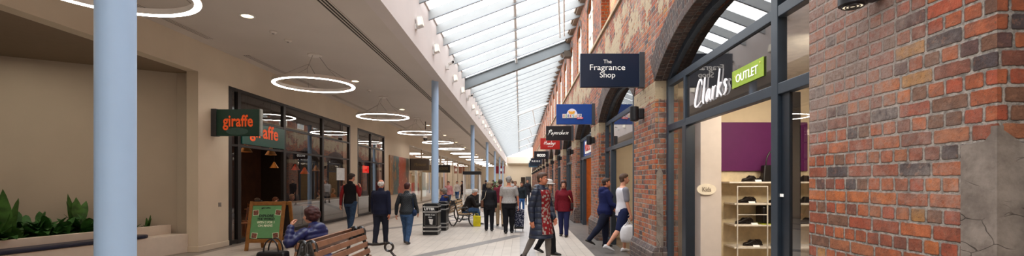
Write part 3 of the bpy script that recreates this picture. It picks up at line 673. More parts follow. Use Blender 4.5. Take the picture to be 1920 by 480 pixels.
m = MB(); m.quad((XG-.026,4.18,1.458),(XG-.026,4.12,1.458),(XG-.026,4.12,1.485),(XG-.026,4.18,1.485)); tag(m.build('door_sticker', m_lw, base=(XG-.02,4.15,1.47)), 'small white sticker on the dark door edge of the shoe shop', 'sticker')
area('shelf_fill',(3.6,4.7,3.03),.9,.4,55,(1,.9,.74),(V((3.9,7.4,.9))-V((3.6,4.7,3.03))).to_track_quat('-Z','Y').to_euler())  # unseen fill added to brighten the shoe shelves
# blue fascia lettering of the third arch
yk, yj = P0b+PITCH*2+.8, P0a+PITCH*3-.8
g = thing('fascia_lettering', 'white WORKSHOP board on the blue fascia of the third arch', 'sign', (XG,(yk+yj)/2,2.5))
m = MB(); m.box(XG-.03,XG-.012,15.3,16.7,2.55,2.98); m.build('panel', M('board_white','efeae2'), g)
text('lettering','WORKSHOP',M('letter_c13c34','c13c34',.5),g,(XG-.031,16.65,2.62),(0,-1,0),(0,0,1),w=1.3,h=.26,off=.02)
# ------------------------------------------------------------------ restaurant front on the left wall
def shopfront(n, ys, z1, tr, mat_f, mat_g, w=.11, door=None, x=XL):
    g = sempty('window_%d' % n, (x, (ys[0]+ys[-1])/2, 0)); m = MB(); fx = (x-.09, x+.0)
    for y in ys: m.box(*fx, y-w/2, y+w/2, 0, z1)
    for z, t_ in [(.06,.045)]+[(q,.028) for q in tr]+[(z1-.04,.04)]: m.box(fx[0]+.004,fx[1]-.004, ys[0], ys[-1], z-t_, z+t_)
    m.build('window_frame', mat_f, g)
    for a, b in zip(ys, ys[1:]):
        zz = [.1]+tr+[z1]
        for p, q in zip(zz, zz[1:]):
            if door and a == door and p < 2: continue
            m = MB(); m.quad((x-.05,a,p),(x-.05,b,p),(x-.05,b,q),(x-.05,a,q)); m.build('pane', mat_g, g)
    return g
m_bf = M('bronze_black_frame','1a1513',.45)
shopfront(20, [11.66,12.05,14.37,17.17,19.85], 3.95, [2.5,3.2], m_bf, m_glassL, .14, door=12.05)
shopfront(21, [20.85,22.7,24.9], 3.95, [2.5,3.2], m_bf, m_glassL, .12)
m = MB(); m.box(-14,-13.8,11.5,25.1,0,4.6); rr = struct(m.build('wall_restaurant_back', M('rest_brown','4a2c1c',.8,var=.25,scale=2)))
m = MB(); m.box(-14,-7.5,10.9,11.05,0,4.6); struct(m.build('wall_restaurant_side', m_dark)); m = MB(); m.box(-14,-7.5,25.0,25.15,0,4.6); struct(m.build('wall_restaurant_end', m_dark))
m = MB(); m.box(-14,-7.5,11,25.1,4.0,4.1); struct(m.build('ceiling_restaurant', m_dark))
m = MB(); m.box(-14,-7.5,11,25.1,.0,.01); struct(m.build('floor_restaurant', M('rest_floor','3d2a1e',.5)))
g = thing('bar_counter', 'long pale front counter behind the restaurant windows', 'counter', (-8.2,19.2,0))
m = MB(); m.box(-8.5,-7.95,15.6,24.6,0.02,.78); m.build('front', M('counter_front','7a7268',.5,var=.1), g); m = MB(); m.box(-8.6,-7.85,15.5,24.7,.78,.83); m.build('counter_top', M('counter_top','a39a8e',.3), g)
g = thing('back_bar', 'dark timber back bar shelving along the rear of the restaurant', 'shelf', (-13.2,15,0))
m = MB(); m.box(-13.75,-13.3,11.8,18.5,0.02,1.0); m.build('cabinet', M('bar_wood','5c3418',.5), g)
for z in (1.35,1.75,2.15): m = MB(); m.box(-13.75,-13.4,11.8,18.5,z,z+.04); m.build('shelf_board', M('bar_wood','5c3418'), g)
m = MB()
for i in range(60): yy = 11.95+.108*i; zz = (1.39,1.79,2.19)[i%3]; 
g = None
for i in range(24):
    yy = 12.0+.27*i; zz = (1.39,1.79)[i%2]; m = MB(); m.lathe([(.035,zz),(.04,zz+.02),(.04,zz+.17),(.014,zz+.22),(.014,zz+.28)], (-13.58,yy,0), 8)
    hx = ('7a4a18','2f4a24','9a8a60','5a1a14')[i%4]
    tag(m.build('bottle', M('bottle_'+hx,hx,.2,spec=.8), base=(-13.58,yy,zz), smooth=True), 'small bottle standing on the dark restaurant back bar', 'bottle', 'bottles on the back bar')
g = thing('picture_board', 'red and yellow zigzag picture board on the restaurant rear wall', 'board', (-13.78,20.9,1.3))
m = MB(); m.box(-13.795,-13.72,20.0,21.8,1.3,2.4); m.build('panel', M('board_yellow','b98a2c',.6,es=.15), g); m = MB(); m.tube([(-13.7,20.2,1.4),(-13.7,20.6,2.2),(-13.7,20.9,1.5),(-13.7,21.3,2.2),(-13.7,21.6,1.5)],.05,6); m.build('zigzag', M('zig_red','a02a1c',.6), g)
# pendants
def pend(x, y, z, hx, lab, r=.16):
    g = thing('pendant_lamp', lab, 'lamp', (x,y,4.0), 'pendant lamps in the restaurant')
    m = MB(); m.cyl((x,y,z+.2),(x,y,4.0),.008,n=6); m.build('cord', m_black, g)
    m = MB(); m.lathe([(.03,z+.24),(.05,z+.2),(r*.55,z+.12),(r,z),(r-.012,z),(r*.5,z+.11),(.03,z+.19)], (x,y,0), 20, close=True); m.build('lamp_shade', M('shade_'+hx,hx,.35,metal=.6), g, smooth=True)
    m = MB(); m.ball((x,y,z+.06),.045); m.build('bulb', EM('bulb_warm','ffb060',14), g, smooth=True)
for i, (px, py, D, hx, lb) in enumerate(((461,281,13.4,'b8895a','copper bell pendant lamp just inside the restaurant door'),(508,287,14.6,'b8895a','copper bell pendant lamp by the restaurant door post'),(514,312,19.0,'a8753c','dim copper pendant lamp deeper inside the restaurant'),(571,323,17.5,'d8581c','orange glowing pendant lamp behind the restaurant window'),(554,316,19.0,'b8452c','small red pendant lamp behind the restaurant window'),(592,318,20.5,'b8895a','copper pendant lamp over the far restaurant tables'))):
    pend((px-VX)*D/F, D, CH+(VY-py)*D/F-.06, hx, lb, .17)
area('rest_light', (-10.5,16,3.95), 4, 8, 60, (1,.62,.35)); area('rest_light', (-9.5,22.5,3.95), 2, 3, 40, (1,.8,.6))
area('bar_light', (-12.9,15,3.2), .5, 5, 60, (1,.55,.25))
# fascia sign over the entrance and projecting sign
m_teal = M('sign_teal','0f4a42',.3,var=.05,es=.1)
g = thing('shop_sign', 'dark teal giraffe name board over the restaurant entrance', 'sign', (XL+.02,13.2,2.55))
m = MB(); m.box(XL-.04,XL+.03,12.12,14.3,2.56,3.16); m.build('panel', m_teal, g, bev=.006)
text('lettering','giraffe',m_lo,g,(XL+.033,12.45,2.66),(0,1,0),(0,0,1),w=1.45,h=.50,off=.022,sp=1.03)
yS = 11.0
g = thing('hanging_sign', 'dark green projecting sign with orange giraffe lettering on the cream pier', 'sign', (XL,yS,2.66))
m = MB(); m.box(XL+.1,XL+1.13,yS-.05,yS+.05,2.65,3.27); m.build('panel', m_green, g, bev=.006)
m = MB(); m.box(XL,XL+.12,yS-.07,yS+.07,2.64,3.28); m.build('bracket', M('sign_bracket','3a3d42'), g)
m = MB(); m.box(XL+1.12,XL+1.145,yS-.055,yS+.055,2.645,3.275); m.build('edge', M('edge_grey','8a8f8a',.4), g)
text('lettering','giraffe',m_lo,g,(XL+.62,yS-.053,2.78),(1,0,0),(0,0,1),w=.70,h=.36,off=.022,sp=1.03,center=True)
m = MB(); m.loft([[(XL+.60+.26*math.cos(2*PI*i/28), yy, 2.755+.085*math.sin(2*PI*i/28)) for i in range(28)] for yy in (yS-.051,yS-.0525)]); m.build('emblem', M('emblem_grey','3c5a52',.5), g)
g = tag(MB().box(-7.02,-6.98,10,10.1,0,.1).build('x', m_black), 'x', 'x') if False else None
m = MB(); m.box(XL,XL+.012,11.2,11.3,.98,1.08); tag(m.build('switch_plate', M('plate_steel','9a968f',.35,metal=.5), base=(XL,11.25,.98), bev=.004), 'small square steel switch plate on the cream pier', 'switch')
m = MB(); m.box(XL-.05,XL-.03,18.55,19.35,1.62,2.12); tag(m.build('window_notice', M('notice_white','cfd4d6',.5), base=(XL-.04,18.9,1.62)), 'white notice in the restaurant window beside the vest man', 'notice')
g = thing('neon_sign', 'red glowing sign board inside the second restaurant window', 'sign', (-7.7,23.6,2.0))
m = MB(); m.box(-7.75,-7.7,23.1,24.3,2.0,2.35); m.build('panel', EM('neon_red','e02018',1.6), g)
g = thing('abstract_picture', 'tall abstract panel of orange, teal and ochre streaks on the cream wall', 'picture', (XL,27.9,.85))
t = NT('mural_paint'); co = t.n('NewGeometry').outputs['Position']; mp = t.n('Mapping', {0: co}); mp.inputs['Scale'].default_value = (1,1.3,.8); yy_ = t.n('SeparateXYZ', {0: co}).outputs[1]
wv = t.m_('ADD', t.m_('DIVIDE', t.m_('SUBTRACT', yy_, 25.75), 4.45), t.m_('MULTIPLY', t.m_('SUBTRACT', t.noise(.9, mp.outputs[0], 5, .62), .5), 1.1))
rp = t.n('ValToRGB'); el = rp.color_ramp.elements
for i in range(5): el.new(.1*i)
for i, (p, h) in enumerate(((0,'9a6a24'),(.14,'8a5a28'),(.24,'38524e'),(.42,'3c5a58'),(.50,'9c3c1e'),(.78,'8f4626'),(.95,'4a4a40'))): el[i].position = p; el[i].color = (*lin(h),1)
t.put(rp.inputs[0], wv); fl = t.step(t.noise(5, mp.outputs[0], 4), .62, .68); cc = t.mix(t.m_('MULTIPLY', fl, .7), rp.outputs[0], lin('c9b48c'))
m = MB(); m.box(XL+.004,XL+.05,25.75,30.2,.82,3.02); m.build('panel', t.done(t.pbr(cc,.5)), g)

# long glass shopfront beyond the mural
m_al = M('pale_aluminium','b9ad9d',.4,metal=.2)
for n, (a, b) in enumerate(((30.6,42.5),(43.05,54.5),(55.05,66.5),(67.05,78.5))):
    shopfront(24+n, [a+(b-a)*i/3 for i in range(4)], 3.95, [], m_al, m_glassW, .04)
m = MB(); m.box(-14,-13.8,25.2,91,0,4.6); struct(m.build('wall_store_back', M('store_wall','c0aa8c',.7,var=.15,scale=.6)))
m = MB(); m.box(-13.8,-7.5,30,91,3.9,4.0); struct(m.build('ceiling_store', M('store_ceiling','c9bda8',.7)))
for y in (30.2,42.8,54.8,66.8,78.8): m = MB(); m.box(-14,-7.5,y-.06,y+.06,0,4.6); struct(m.build('wall_store_party', M('store_wall','c0aa8c')))
for y in (36,48,60,72): area('store_light', (-10.5,y,3.85), 3.5, 8, 420, (1,.86,.66))
# garment racks in the store windows
for i in range(10):
    yy = 31.6+1.15*i+ (1.0 if i > 8 else 0); x = -8.6-.9*(i%3)
    hx = ('3a2b26','8c2f34','c9c0b2','4a5a52','a88a5a','20222a','b04a4a','d5cfc4','5c3a2a','2a3a4a')[i]
    g = thing('garment_rail', 'rail of hanging clothes in the glass store, %s from the mural' % nth[i], 'clothes rail', (x,yy,0), 'clothes rails in the glass store')
    m = MB(); m.tube([(x,yy-.5,0.01),(x,yy-.5,1.5),(x,yy+.5,1.5),(x,yy+.5,.01)],.015,6); m.build('frame', m_al, g)
    for j in range(7):
        m = MB(); yj_ = yy-.42+.14*j; m.prism([(x-.22,yj_-.03,.55+.05*(j%2)),(x+.22,yj_-.03,.55+.05*(j%2)),(x+.2,yj_-.03,1.38),(x+.05,yj_-.03,1.47),(x-.05,yj_-.03,1.47),(x-.2,yj_-.03,1.38)],(0,.06,0))
        m.build('garment', M('cloth_'+hx,hx,.8,var=.25), g)
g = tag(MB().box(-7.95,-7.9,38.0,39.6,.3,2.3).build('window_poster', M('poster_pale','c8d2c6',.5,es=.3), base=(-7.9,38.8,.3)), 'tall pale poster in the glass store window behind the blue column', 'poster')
for y, w, z0, z1, hx, s, lb in ((30.75,1.25,2.28,3.06,'4a4038','Monsoon','dark brown projecting sign with faint script beside the mural'),(40.2,1.22,2.30,2.96,'17140f','ACCESSORIZE','black projecting sign with gold lettering behind the blue column')):
    g = thing('hanging_sign', lb, 'sign', (XL,y,z0)); m = MB(); m.box(XL+.02,XL+w,y-.05,y+.05,z0,z1); m.build('panel', M('sgn_'+hx,hx,.3), g, bev=.006)
    m = MB(); m.box(XL-.1,XL+.05,y-.06,y+.06,z0,z1); m.build('bracket', m_black, g)
    text('lettering', s, M('gold_letter','75643f',.5), g, (XL+.05+w/2,y-.053,z0+(z1-z0)*.38), (1,0,0),(0,0,1), w=w*.62, h=.2, center=True, shear=.3 if s == 'Monsoon' else 0)
for i, (y, x, w_, z0, z1, hx, lb) in enumerate(((33.5,-8.6,1.6,.4,2.4,'b8c6b4','pale green hanging display board in the store by the mural'),(35.2,-9.6,1.2,.6,2.9,'a03038','red hanging display board in the store by the mural'),(37.0,-8.3,.9,.5,2.6,'e0dccf','white display board in the glass store short of the pale poster'),(44.5,-8.4,2.2,.3,2.6,'c8b070','ochre display board in the second glass store'),(48.5,-9.2,2.0,.5,3.0,'8aa0a8','grey blue display board in the second glass store'),(51.5,-8.3,1.6,.3,2.4,'b85a4a','brick coloured display board in the second glass store'))):
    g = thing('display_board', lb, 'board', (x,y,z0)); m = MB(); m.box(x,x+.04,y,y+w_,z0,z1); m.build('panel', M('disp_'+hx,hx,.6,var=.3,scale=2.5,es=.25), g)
    for e in (.02,w_-.05): m = MB(); m.box(x,x+.04,y+e,y+e+.03,.0,z0); m.build('post', m_al, g)
# far red shop name at the end of the left walk
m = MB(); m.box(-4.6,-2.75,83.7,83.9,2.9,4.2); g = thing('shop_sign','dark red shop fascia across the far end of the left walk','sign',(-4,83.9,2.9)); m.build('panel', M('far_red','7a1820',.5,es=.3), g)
m = MB(); m.box(-3.6,-2.9,83.66,83.69,3.3,3.8); m.build('letter_board', m_lw, g)

# ------------------------------------------------------------------ ring lights, downlights, vents
m_ring_w = M('ring_white','d8d0c8',.5,var=.03); m_strip = EM('ring_strip','fff6ee',STRIP)
ring0 = None
for k in range(13):
    y = 5.83*(k+1); L = (-5.1, y, ZC); lb = 'large white glowing ring pendant light, %s of the row from the camera' % nth[k]
    if ring0: dup(ring0, L, label=lb); continue
    ring0 = g = thing('ring_light', lb, 'ring light', L, 'ring pendant lights along the left walk')
    z = 3.97; c = (-5.1,y,0)
    m = MB(); m.ring(c,.865,.955,z+.004,z+.085,96); rh = m.build('ring_housing', m_ring_w, g, smooth=True)
    m = MB(); m.ring(c,.872,.948,z-.006,z+.004,96); m.build('light_strip', m_strip, rh, smooth=True)
    m = MB(); m.lathe([(.17,ZC),(.17,ZC-.025),(.15,ZC-.04)], c, 32); m.build('ceiling_rose', m_ring_w, g, smooth=True)
    for q in range(3):
        a = 2*PI*q/3+.5; m = MB(); mid = V((-5.1+.3*math.cos(a), y+.3*math.sin(a), ZC-.3))
        m.cyl((-5.1+.1*math.cos(a),y+.1*math.sin(a),ZC-.03), mid, .006, n=6)
        for d in (-.45,.45): m.cyl(mid, (-5.1+.91*math.cos(a+d),y+.91*math.sin(a+d),z+.08), .005, n=6)
        m.build('suspension_wire', M('wire_grey','8f8780',.5), g)
d0 = None
for k in range(12):
    y = 8.9+5.83*k; L = (-5.17,y,ZC); lb = 'round recessed ceiling downlight, %s of the row from the camera' % nth[k]
    if d0: dup(d0, L, label=lb); continue
    d0 = g = thing('downlight', lb, 'downlight', L, 'recessed downlights between the rings')
    m = MB(); m.ring((L[0],y,0),.105,.135,ZC-.012,ZC,32); m.build('bezel', m_white, g, smooth=True); m = MB(); m.lathe([(.105,ZC-.008),(.105,ZC-.003)],(L[0],y,0),32); m.build('lens', EM('downlight_lens','ffe6b8',6), g)
def vent(x, y0, y1, lab, w=.2, nslat=3):
    g = thing('slot_vent', lab, 'vent', (x,(y0+y1)/2,ZC)); m = MB(); m.box(x-w/2,x+w/2,y0,y1,ZC-.006,ZC-.002); m.build('slot', M('vent_shadow','3a332e',.9), g)
    m = MB()
    for j in range(nslat+1): xx = x-w/2+w*j/nslat; m.box(xx-.012,xx+.012,y0,y1,ZC-.014,ZC-.002)
    m.build('grille', m_ceil, g)
vent(-3.42,-6,84,'long dark linear slot vent running along the ceiling beside the fascia')
for i, (a, b) in enumerate(((5.5,10.35),(11.7,15.8),(17.2,22),(23.5,28),(29.5,34),(35.5,40))): vent(-6.82,a,b,'short dark linear ceiling vent above the left shopfronts, %s from the camera' % nth[i],.16)
for i, (px, py, lb) in enumerate(((512,59,'small white motion sensor on the ceiling'),(540,75,'round white smoke detector on the ceiling before the second ring'),(692,169,'round white smoke detector on the ceiling beyond the second ring'))):
    D = F*(ZC-CH)/(VY-py); x = (px-VX)*D/F; g = thing('smoke_detector', lb, 'detector', (x,D,ZC)); m = MB(); m.lathe([(.075,ZC),(.075,ZC-.02),(.05,ZC-.045)],(x,D,0),24); m.build('housing', m_ring_w, g, smooth=True)
    m = MB(); m.lathe([(.03,ZC-.044),(.02,ZC-.056)],(x,D,0),16); m.build('sensor', M('sensor_grey','7a746e',.5), g)
g = thing('ceiling_dome_camera', 'dark dome camera on a pole hanging from the ceiling by the third ring', 'camera', (-5.0,24.8,ZC))
m = MB(); m.cyl((-5.0,24.8,ZC),(-5.0,24.8,ZC-.78),.025,n=10); m.build('pole', M('pole_grey','6a625c',.5), g); m = MB(); m.lathe([(.1,ZC-.76),(.12,ZC-.8),(.12,ZC-.88)],(-5.0,24.8,0),20); m.build('housing', m_ring_w, g, smooth=True)
m = MB(); m.lathe([(.115,ZC-.88),(.10,ZC-.96),(.05,ZC-1.01),(.01,ZC-1.02)],(-5.0,24.8,0),20); m.build('dome', M('dome_dark','1b1818',.1,spec=.8), g, smooth=True)
# floodlights and cameras on the fascia
fl0 = None; ys = [10.8,12.96,16.7,18.9,23.2,25.2,29.3,31.4,35.6,37.6,41.8,44,48,50.2,54.4,56.6]
for i, y in enumerate(ys):
    L = (XF,y,5.2); lb = 'small white floodlight on the cream fascia, %s from the camera' % nth[i]
    if fl0: dup(fl0, L, label=lb); continue
    fl0 = g = thing('floodlight', lb, 'floodlight', L, 'floodlights along the fascia')
    m = MB(); m.box(XF,XF+.03,y-.06,y+.06,5.08,5.2); m.box(XF+.02,XF+.09,y-.02,y+.02,5.1,5.14); m.build('bracket', m_white, g)
    m = MB(); m.prism([(XF+.06,y-.09,5.12),(XF+.18,y-.09,5.16),(XF+.14,y-.09,5.38),(XF+.03,y-.09,5.36)],(0,.18,0)); m.build('housing', m_white, g, bev=.01)
    m = MB(); m.quad((XF+.181,y-.07,5.175),(XF+.181,y+.07,5.175),(XF+.146,y+.07,5.365),(XF+.146,y-.07,5.365)); m.quad((XF+.07,y-.0915,5.15),(XF+.165,y-.0915,5.18),(XF+.13,y-.0915,5.35),(XF+.05,y-.0915,5.34)); m.build('lens', EM('flood_lens','fff2dc',1.5), g)
for i, y in enumerate((15.2,21.1,27.2,33.5,39.7)):
    g = thing('security_camera', 'white bullet security camera on the cream fascia, %s from the camera' % nth[i], 'camera', (XF,y,5.3), 'bullet cameras along the fascia')
    m = MB(); m.box(XF,XF+.1,y-.05,y+.05,5.2,5.33); m.cyl((XF+.05,y,5.3),(XF+.16,y,5.4),.02,n=8); m.build('mount', m_white, g, bev=.01); m = MB(); m.cyl((XF+.1,y+.1,5.42),(XF+.26,y-.2,5.4),.055,n=16); m.build('housing', m_white, g, smooth=True)
    m = MB(); m.cyl((XF+.26,y-.2,5.4),(XF+.265,y-.206,5.4),.042,n=16); m.build('lens', m_black, g)

# ------------------------------------------------------------------ planting
def leaf(mb, p, az, L, w, rise, droop):
    rows = []; n_ = 8
    for i in range(n_+1):
        t = i/n_; r = L*t*math.cos(rise); z = L*t*math.sin(rise) - droop*L*t*t
        ww = w*(math.sin(PI*min(1,.08+.92*t))**.7)*(1-.15*t)*(1+.10*math.sin(9*t+az)); c = V((p[0]+r*math.cos(az), p[1]+r*math.sin(az), p[2]+z)); s_ = V((-math.sin(az), math.cos(az), 0))
        k = .25*ww; rows.append([c-s_*ww+V((0,0,k)), c, c+s_*ww+V((0,0,k))])
    b = len(mb.v); mb.v += [tuple(q) for r_ in rows for q in r_]
    for i in range(n_):
        for j in range(2): a = b+i*3+j; mb.f.append((a,a+1,a+4,a+3))
def leafmat(name, hx, em=.0):
    t = NT(name); co = t.n('TexCoord').outputs['Object']; c = lin(hx); f = t.step(t.noise(7,co,3),.3,.7)
    cc = t.mix(f, tuple(x*.6 for x in c), tuple(x*1.5 for x in c)); p = t.pbr(cc,.5,0,.3); p.inputs['Transmission Weight'].default_value = 0
    return t.done(p)
m_leaf = leafmat('fern_green','2f5a26'); m_leaf2 = leafmat('fern_green_light','3c6028')
protos = []
for v_ in range(4):
    R.seed(40+v_); m = MB(); 
    for i in range(30): leaf(m, (R.uniform(-.08,.08),R.uniform(-.08,.08),0), R.uniform(0,2*PI), R.uniform(.40,.68), R.uniform(.055,.095), R.uniform(.6,1.4), R.uniform(.2,.75))
    if v_ >= 2:
        for i in range(5): leaf(m, (R.uniform(-.06,.06),R.uniform(-.06,.06),0), R.uniform(0,2*PI), R.uniform(.74,.92), R.uniform(.08,.11), R.uniform(1.05,1.4), R.uniform(.02,.25))
    protos.append((m, v_))
made = {}; cnt = 0
R.seed(5)
for i in range(76):
    tt = .03+.0125*i + R.uniform(-.008,.008); row = i%3*.5; P_ = pa.lerp(pb, tt) + nn*(.36+.42*row+R.uniform(-.05,.05))
    if P_.y < 6.0: break
    wall_d = (V((P_.x,P_.y,0))-dg_a).dot(V((.54,-.84,0)).normalized())
    if wall_d < .5: continue
    v_ = R.choice([0,0,0,1,1,1,2,3]); tall = v_ >= 2
    lb = 'dark green strap-leaved fern growing in the white alcove planter' if not tall else 'fern with tall upright broad leaves in the white alcove planter'
    if v_ in made: o = dup(made[v_], (P_.x,P_.y,.5), R.uniform(0,6), R.uniform(1.0,1.25), lb)
    else: o = tag(protos[v_][0].build('fern', m_leaf2 if tall else m_leaf, base=(0,0,0), smooth=True, angle=80), lb, 'plant', 'ferns in the alcove planter'); o.location = (P_.x,P_.y,.5); made[v_] = o
for tt, off, sc_ in ((.035,.24,.42),(.065,.30,.55),(.09,.32,.7)):
    P_ = pa.lerp(pb,tt)+nn*off; v_ = 2 if tt < .05 else 0
    if v_ not in made: made[v_] = tag(protos[v_][0].build('fern', m_leaf, base=(0,0,0), smooth=True, angle=80), 'x', 'plant', 'ferns in the alcove planter')
    dup(made[v_], (P_.x,P_.y,.5), 1.3*tt*100, sc_, 'fern with tall upright broad leaves in the white alcove planter' if v_ >= 2 else 'dark green strap-leaved fern growing in the white alcove planter')
for o in list(bpy.data.objects):
    if o.name.startswith('fern'): o['group'] = 'tall ferns in the alcove planter' if 'tall' in o['label'] else 'low ferns in the alcove planter'
# potted shrub beyond the walkers
D = 24.0; x = (929-VX)*D/F; g = thing('potted_shrub', 'leafy green shrub in a dark pot standing beyond the walkers', 'plant', (x,D,0))
m = MB(); m.lathe([(.2,0),(.28,.55),(.24,.55),(.22,.5)],(x,D,0),24); m.build('pot', M('pot_dark','33302e',.5), g, smooth=True)
m = MB(); R.seed(3)
for i in range(220):
    a = R.uniform(0,2*PI); h = R.uniform(.5,1.55); r = .33*math.sin(PI*(h-.4)/1.25)*R.uniform(.3,1); leaf(m,(x+r*math.cos(a),D+r*math.sin(a),h),R.uniform(0,6.3),R.uniform(.12,.2),.035,R.uniform(-.2,.9),.3)
m.build('foliage', M('shrub_green','4f7a38',.5,var=.3), g, smooth=True, angle=80); m = MB(); m.cyl((x,D,.5),(x,D,1.3),.02,n=8); m.build('stem', M('stem_brown','4a3624'), g)

# ------------------------------------------------------------------ A-board
D = 10.7; x0, x1 = (459-VX)*D/F, (522-VX)*D/F
wd = M('aboard_oak','8a5a26',.5,var=.15,scale=14); g = thing('sandwich_board', 'wooden A-frame menu board with green poster by the restaurant door', 'board', ((x0+x1)/2,D+.2,0))
def Aq(u, h, back=0, off=0):   # u across 0-1, h height
    sl = .23*h/1.12; return V((x0+(x1-x0)*u + (.10 if back else 0), D + (sl if not back else .52-sl) - off, h)) + V((.055*u if False else 0, .10*u, 0))
for back in (0,1):
    for u in (.04,.96): m = MB(); m.beam(Aq(u,0,back),Aq(u,1.12,back),.075,.04,(0,1,0)); m.build('leg', wd, g, bev=.006)
    for h in (.22,1.07): m = MB(); m.beam(Aq(.04,h,back),Aq(.96,h,back),.04,.085); m.build('rail', wd, g, bev=.006)
    m = MB(); m.quad(Aq(.06,.25,back,-.012),Aq(.94,.25,back,-.012),Aq(.94,1.05,back,-.012),Aq(.06,1.05,back,-.012)); m.build('back_panel', m_dark, g)
m = MB(); m.beam(Aq(.96,.36,0),Aq(.96,.36,1),.012,.02); m.build('stay', m_black, g)
m = MB(); m.beam(Aq(.1,1.13,0)+V((0,.03,0)),Aq(.3,1.13,0)+V((0,.03,0)),.05,.03); m.beam(Aq(.75,1.13,0)+V((0,.03,0)),Aq(.95,1.13,0)+V((0,.03,0)),.05,.03); m.build('hinge', m_black, g)
m = MB(); m.quad(Aq(.09,.28,0,.008),Aq(.91,.28,0,.008),Aq(.91,1.02,0,.008),Aq(.09,1.02,0,.008)); ps = m.build('poster', M('poster_green','5f9460',.6,var=.06), g)
U_ = (Aq(.91,.5)-Aq(.09,.5)).normalized(); Wd = (Aq(.91,.5)-Aq(.09,.5)).length; VV = (Aq(.5,1)-Aq(.5,.3)).normalized(); dk = M('ink_dark','1c2a20',.6); lt = M('ink_cream','dfe8c8',.6)
def at(u, h): return Aq(u,h,0,.010)
for s_, h, mt, w in (('EXPLORE',.76,dk,.50),('THE WORLD',.685,dk,.60),('WITH 2 FOR 1',.61,lt,.60),('ON MAINS',.535,lt,.50)): text('lettering', s_, mt, ps, at(.5,h), U_, VV, w=w*Wd, h=.058, center=True, off=.03)
text('lettering','giraffe',dk,ps,at(.47,.945),U_,VV,w=.32*Wd,h=.04,center=True,off=.03)
for u, h, a in ((.2,.86,.1),(.83,.86,-.12),(.22,.34,-.08),(.82,.34,.15)):
    m = MB(); c = at(u,h); e1, e2 = (U_*math.cos(a)+VV*math.sin(a))*.065, (VV*math.cos(a)-U_*math.sin(a))*.065; nn_ = U_.cross(VV)*.003
    m.quad(*(c+nn_+e1*i+e2*j for i,j in ((-1,-1),(1,-1),(1,1),(-1,1)))); m.build('photo_border', lt, ps)
    m = MB(); m.quad(*(c+nn_*2+(e1*i+e2*j)*.85 for i,j in ((-1,-1),(1,-1),(1,1),(-1,1)))); m.build('food_photo', M('food_photo','7a4a38',.6,var=.7,scale=38), ps)

# ------------------------------------------------------------------ litter bins
def litter(x0, x1, y0, y1, lab, txt):
    g = thing('litter_bin', lab, 'bin', ((x0+x1)/2,(y0+y1)/2,0)); bk = M('bin_black','141315',.35); sv = M('bin_silver','a9a6a2',.35,metal=.6)
    m = MB(); m.box(x0,x1,y0,y1,0.01,.70); bd = m.build('body', bk, g, bev=.012)
    m = MB(); m.box(x0+.03,x1-.03,y0+.03,y1-.03,.70,.86); m.build('aperture', M('bin_hole','050505',.8), g)
    for z in (.70,): 
        m = MB(); m.box(x0,x1,y0,y0+.02,.715,.85); m.box(x0,x0+.02,y0,y1,.70,.72); m.box(x0,x1,y1-.02,y1,.715,.85)
        for xx in (x0,x1-.03):
            for yy in (y0,y1-.03): m.box(xx,xx+.03,yy,yy+.03,.70,.87)
        hp_ = m.build('header_panel', bk, g)
    m = MB(); m.box(x0-.01,x1+.01,y0-.01,y1+.01,.87,.905); m.box(x0+.03,x1-.03,y0+.03,y1-.03,.905,.93); m.build('lid', bk, g, bev=.01)
    for z in (.12,.235,.685,.835): m = MB(); m.box(x0-.012,x1+.012,y0-.012,y1+.012,z-.02,z+.02); m.build('band', sv, g, bev=.005)
    for z in (.12,.235,.685,.835): m = MB(); m.ball((x0+.04,y0-.014,z),(.018,.006,.018)); m.build('rivet', M('rivet_white','dcd9d4',.4), g, smooth=True)
    if txt:
        text('lettering','LITTER',m_lw,hp_,((x0+x1)/2-.02,y0-.002,.735),(1,0,0),(0,0,1),w=.30,h=.07,center=True,off=.02)
        text('lettering','Drinks Cups',m_lw,bd,((x0+x1)/2,y0-.002,.57),(1,0,0),(0,0,1),w=.28,h=.05,center=True); text('lettering','Only',m_lw,bd,((x0+x1)/2,y0-.002,.50),(1,0,0),(0,0,1),w=.11,h=.05,center=True)
        c = (x0+x1)/2+.02; m = MB(); m.prism([(c-.035,y0,.33),(c+.045,y0,.31),(c+.06,y0,.45),(c-.06,y0,.47)],(0,-.004,0)); m.prism([(c-.07,y0,.465),(c+.065,y0,.445),(c+.06,y0,.47),(c-.06,y0,.485)],(0,-.006,0)); m.build('cup_symbol', M('cup_grey','c9c6c2',.5), bd)
        m = MB(); a, b, z0, z1 = x0+.06, x1-.04, .28, .655
        for q in ((a,b,z0,z0+.006),(a,b,z1-.006,z1),(a,a+.006,z0,z1),(b-.006,b,z0,z1)): m.box(q[0],q[1],y0-.004,y0,q[2],q[3])
        m.build('panel_outline', sv, bd)
litter(-2.86,-2.42,13.8,14.32,'black litter bin with silver bands marked Drinks Cups Only, in front of the column',1)
litter(-2.80,-2.36,15.0,15.52,'black litter bin with silver bands standing just behind the column',0)

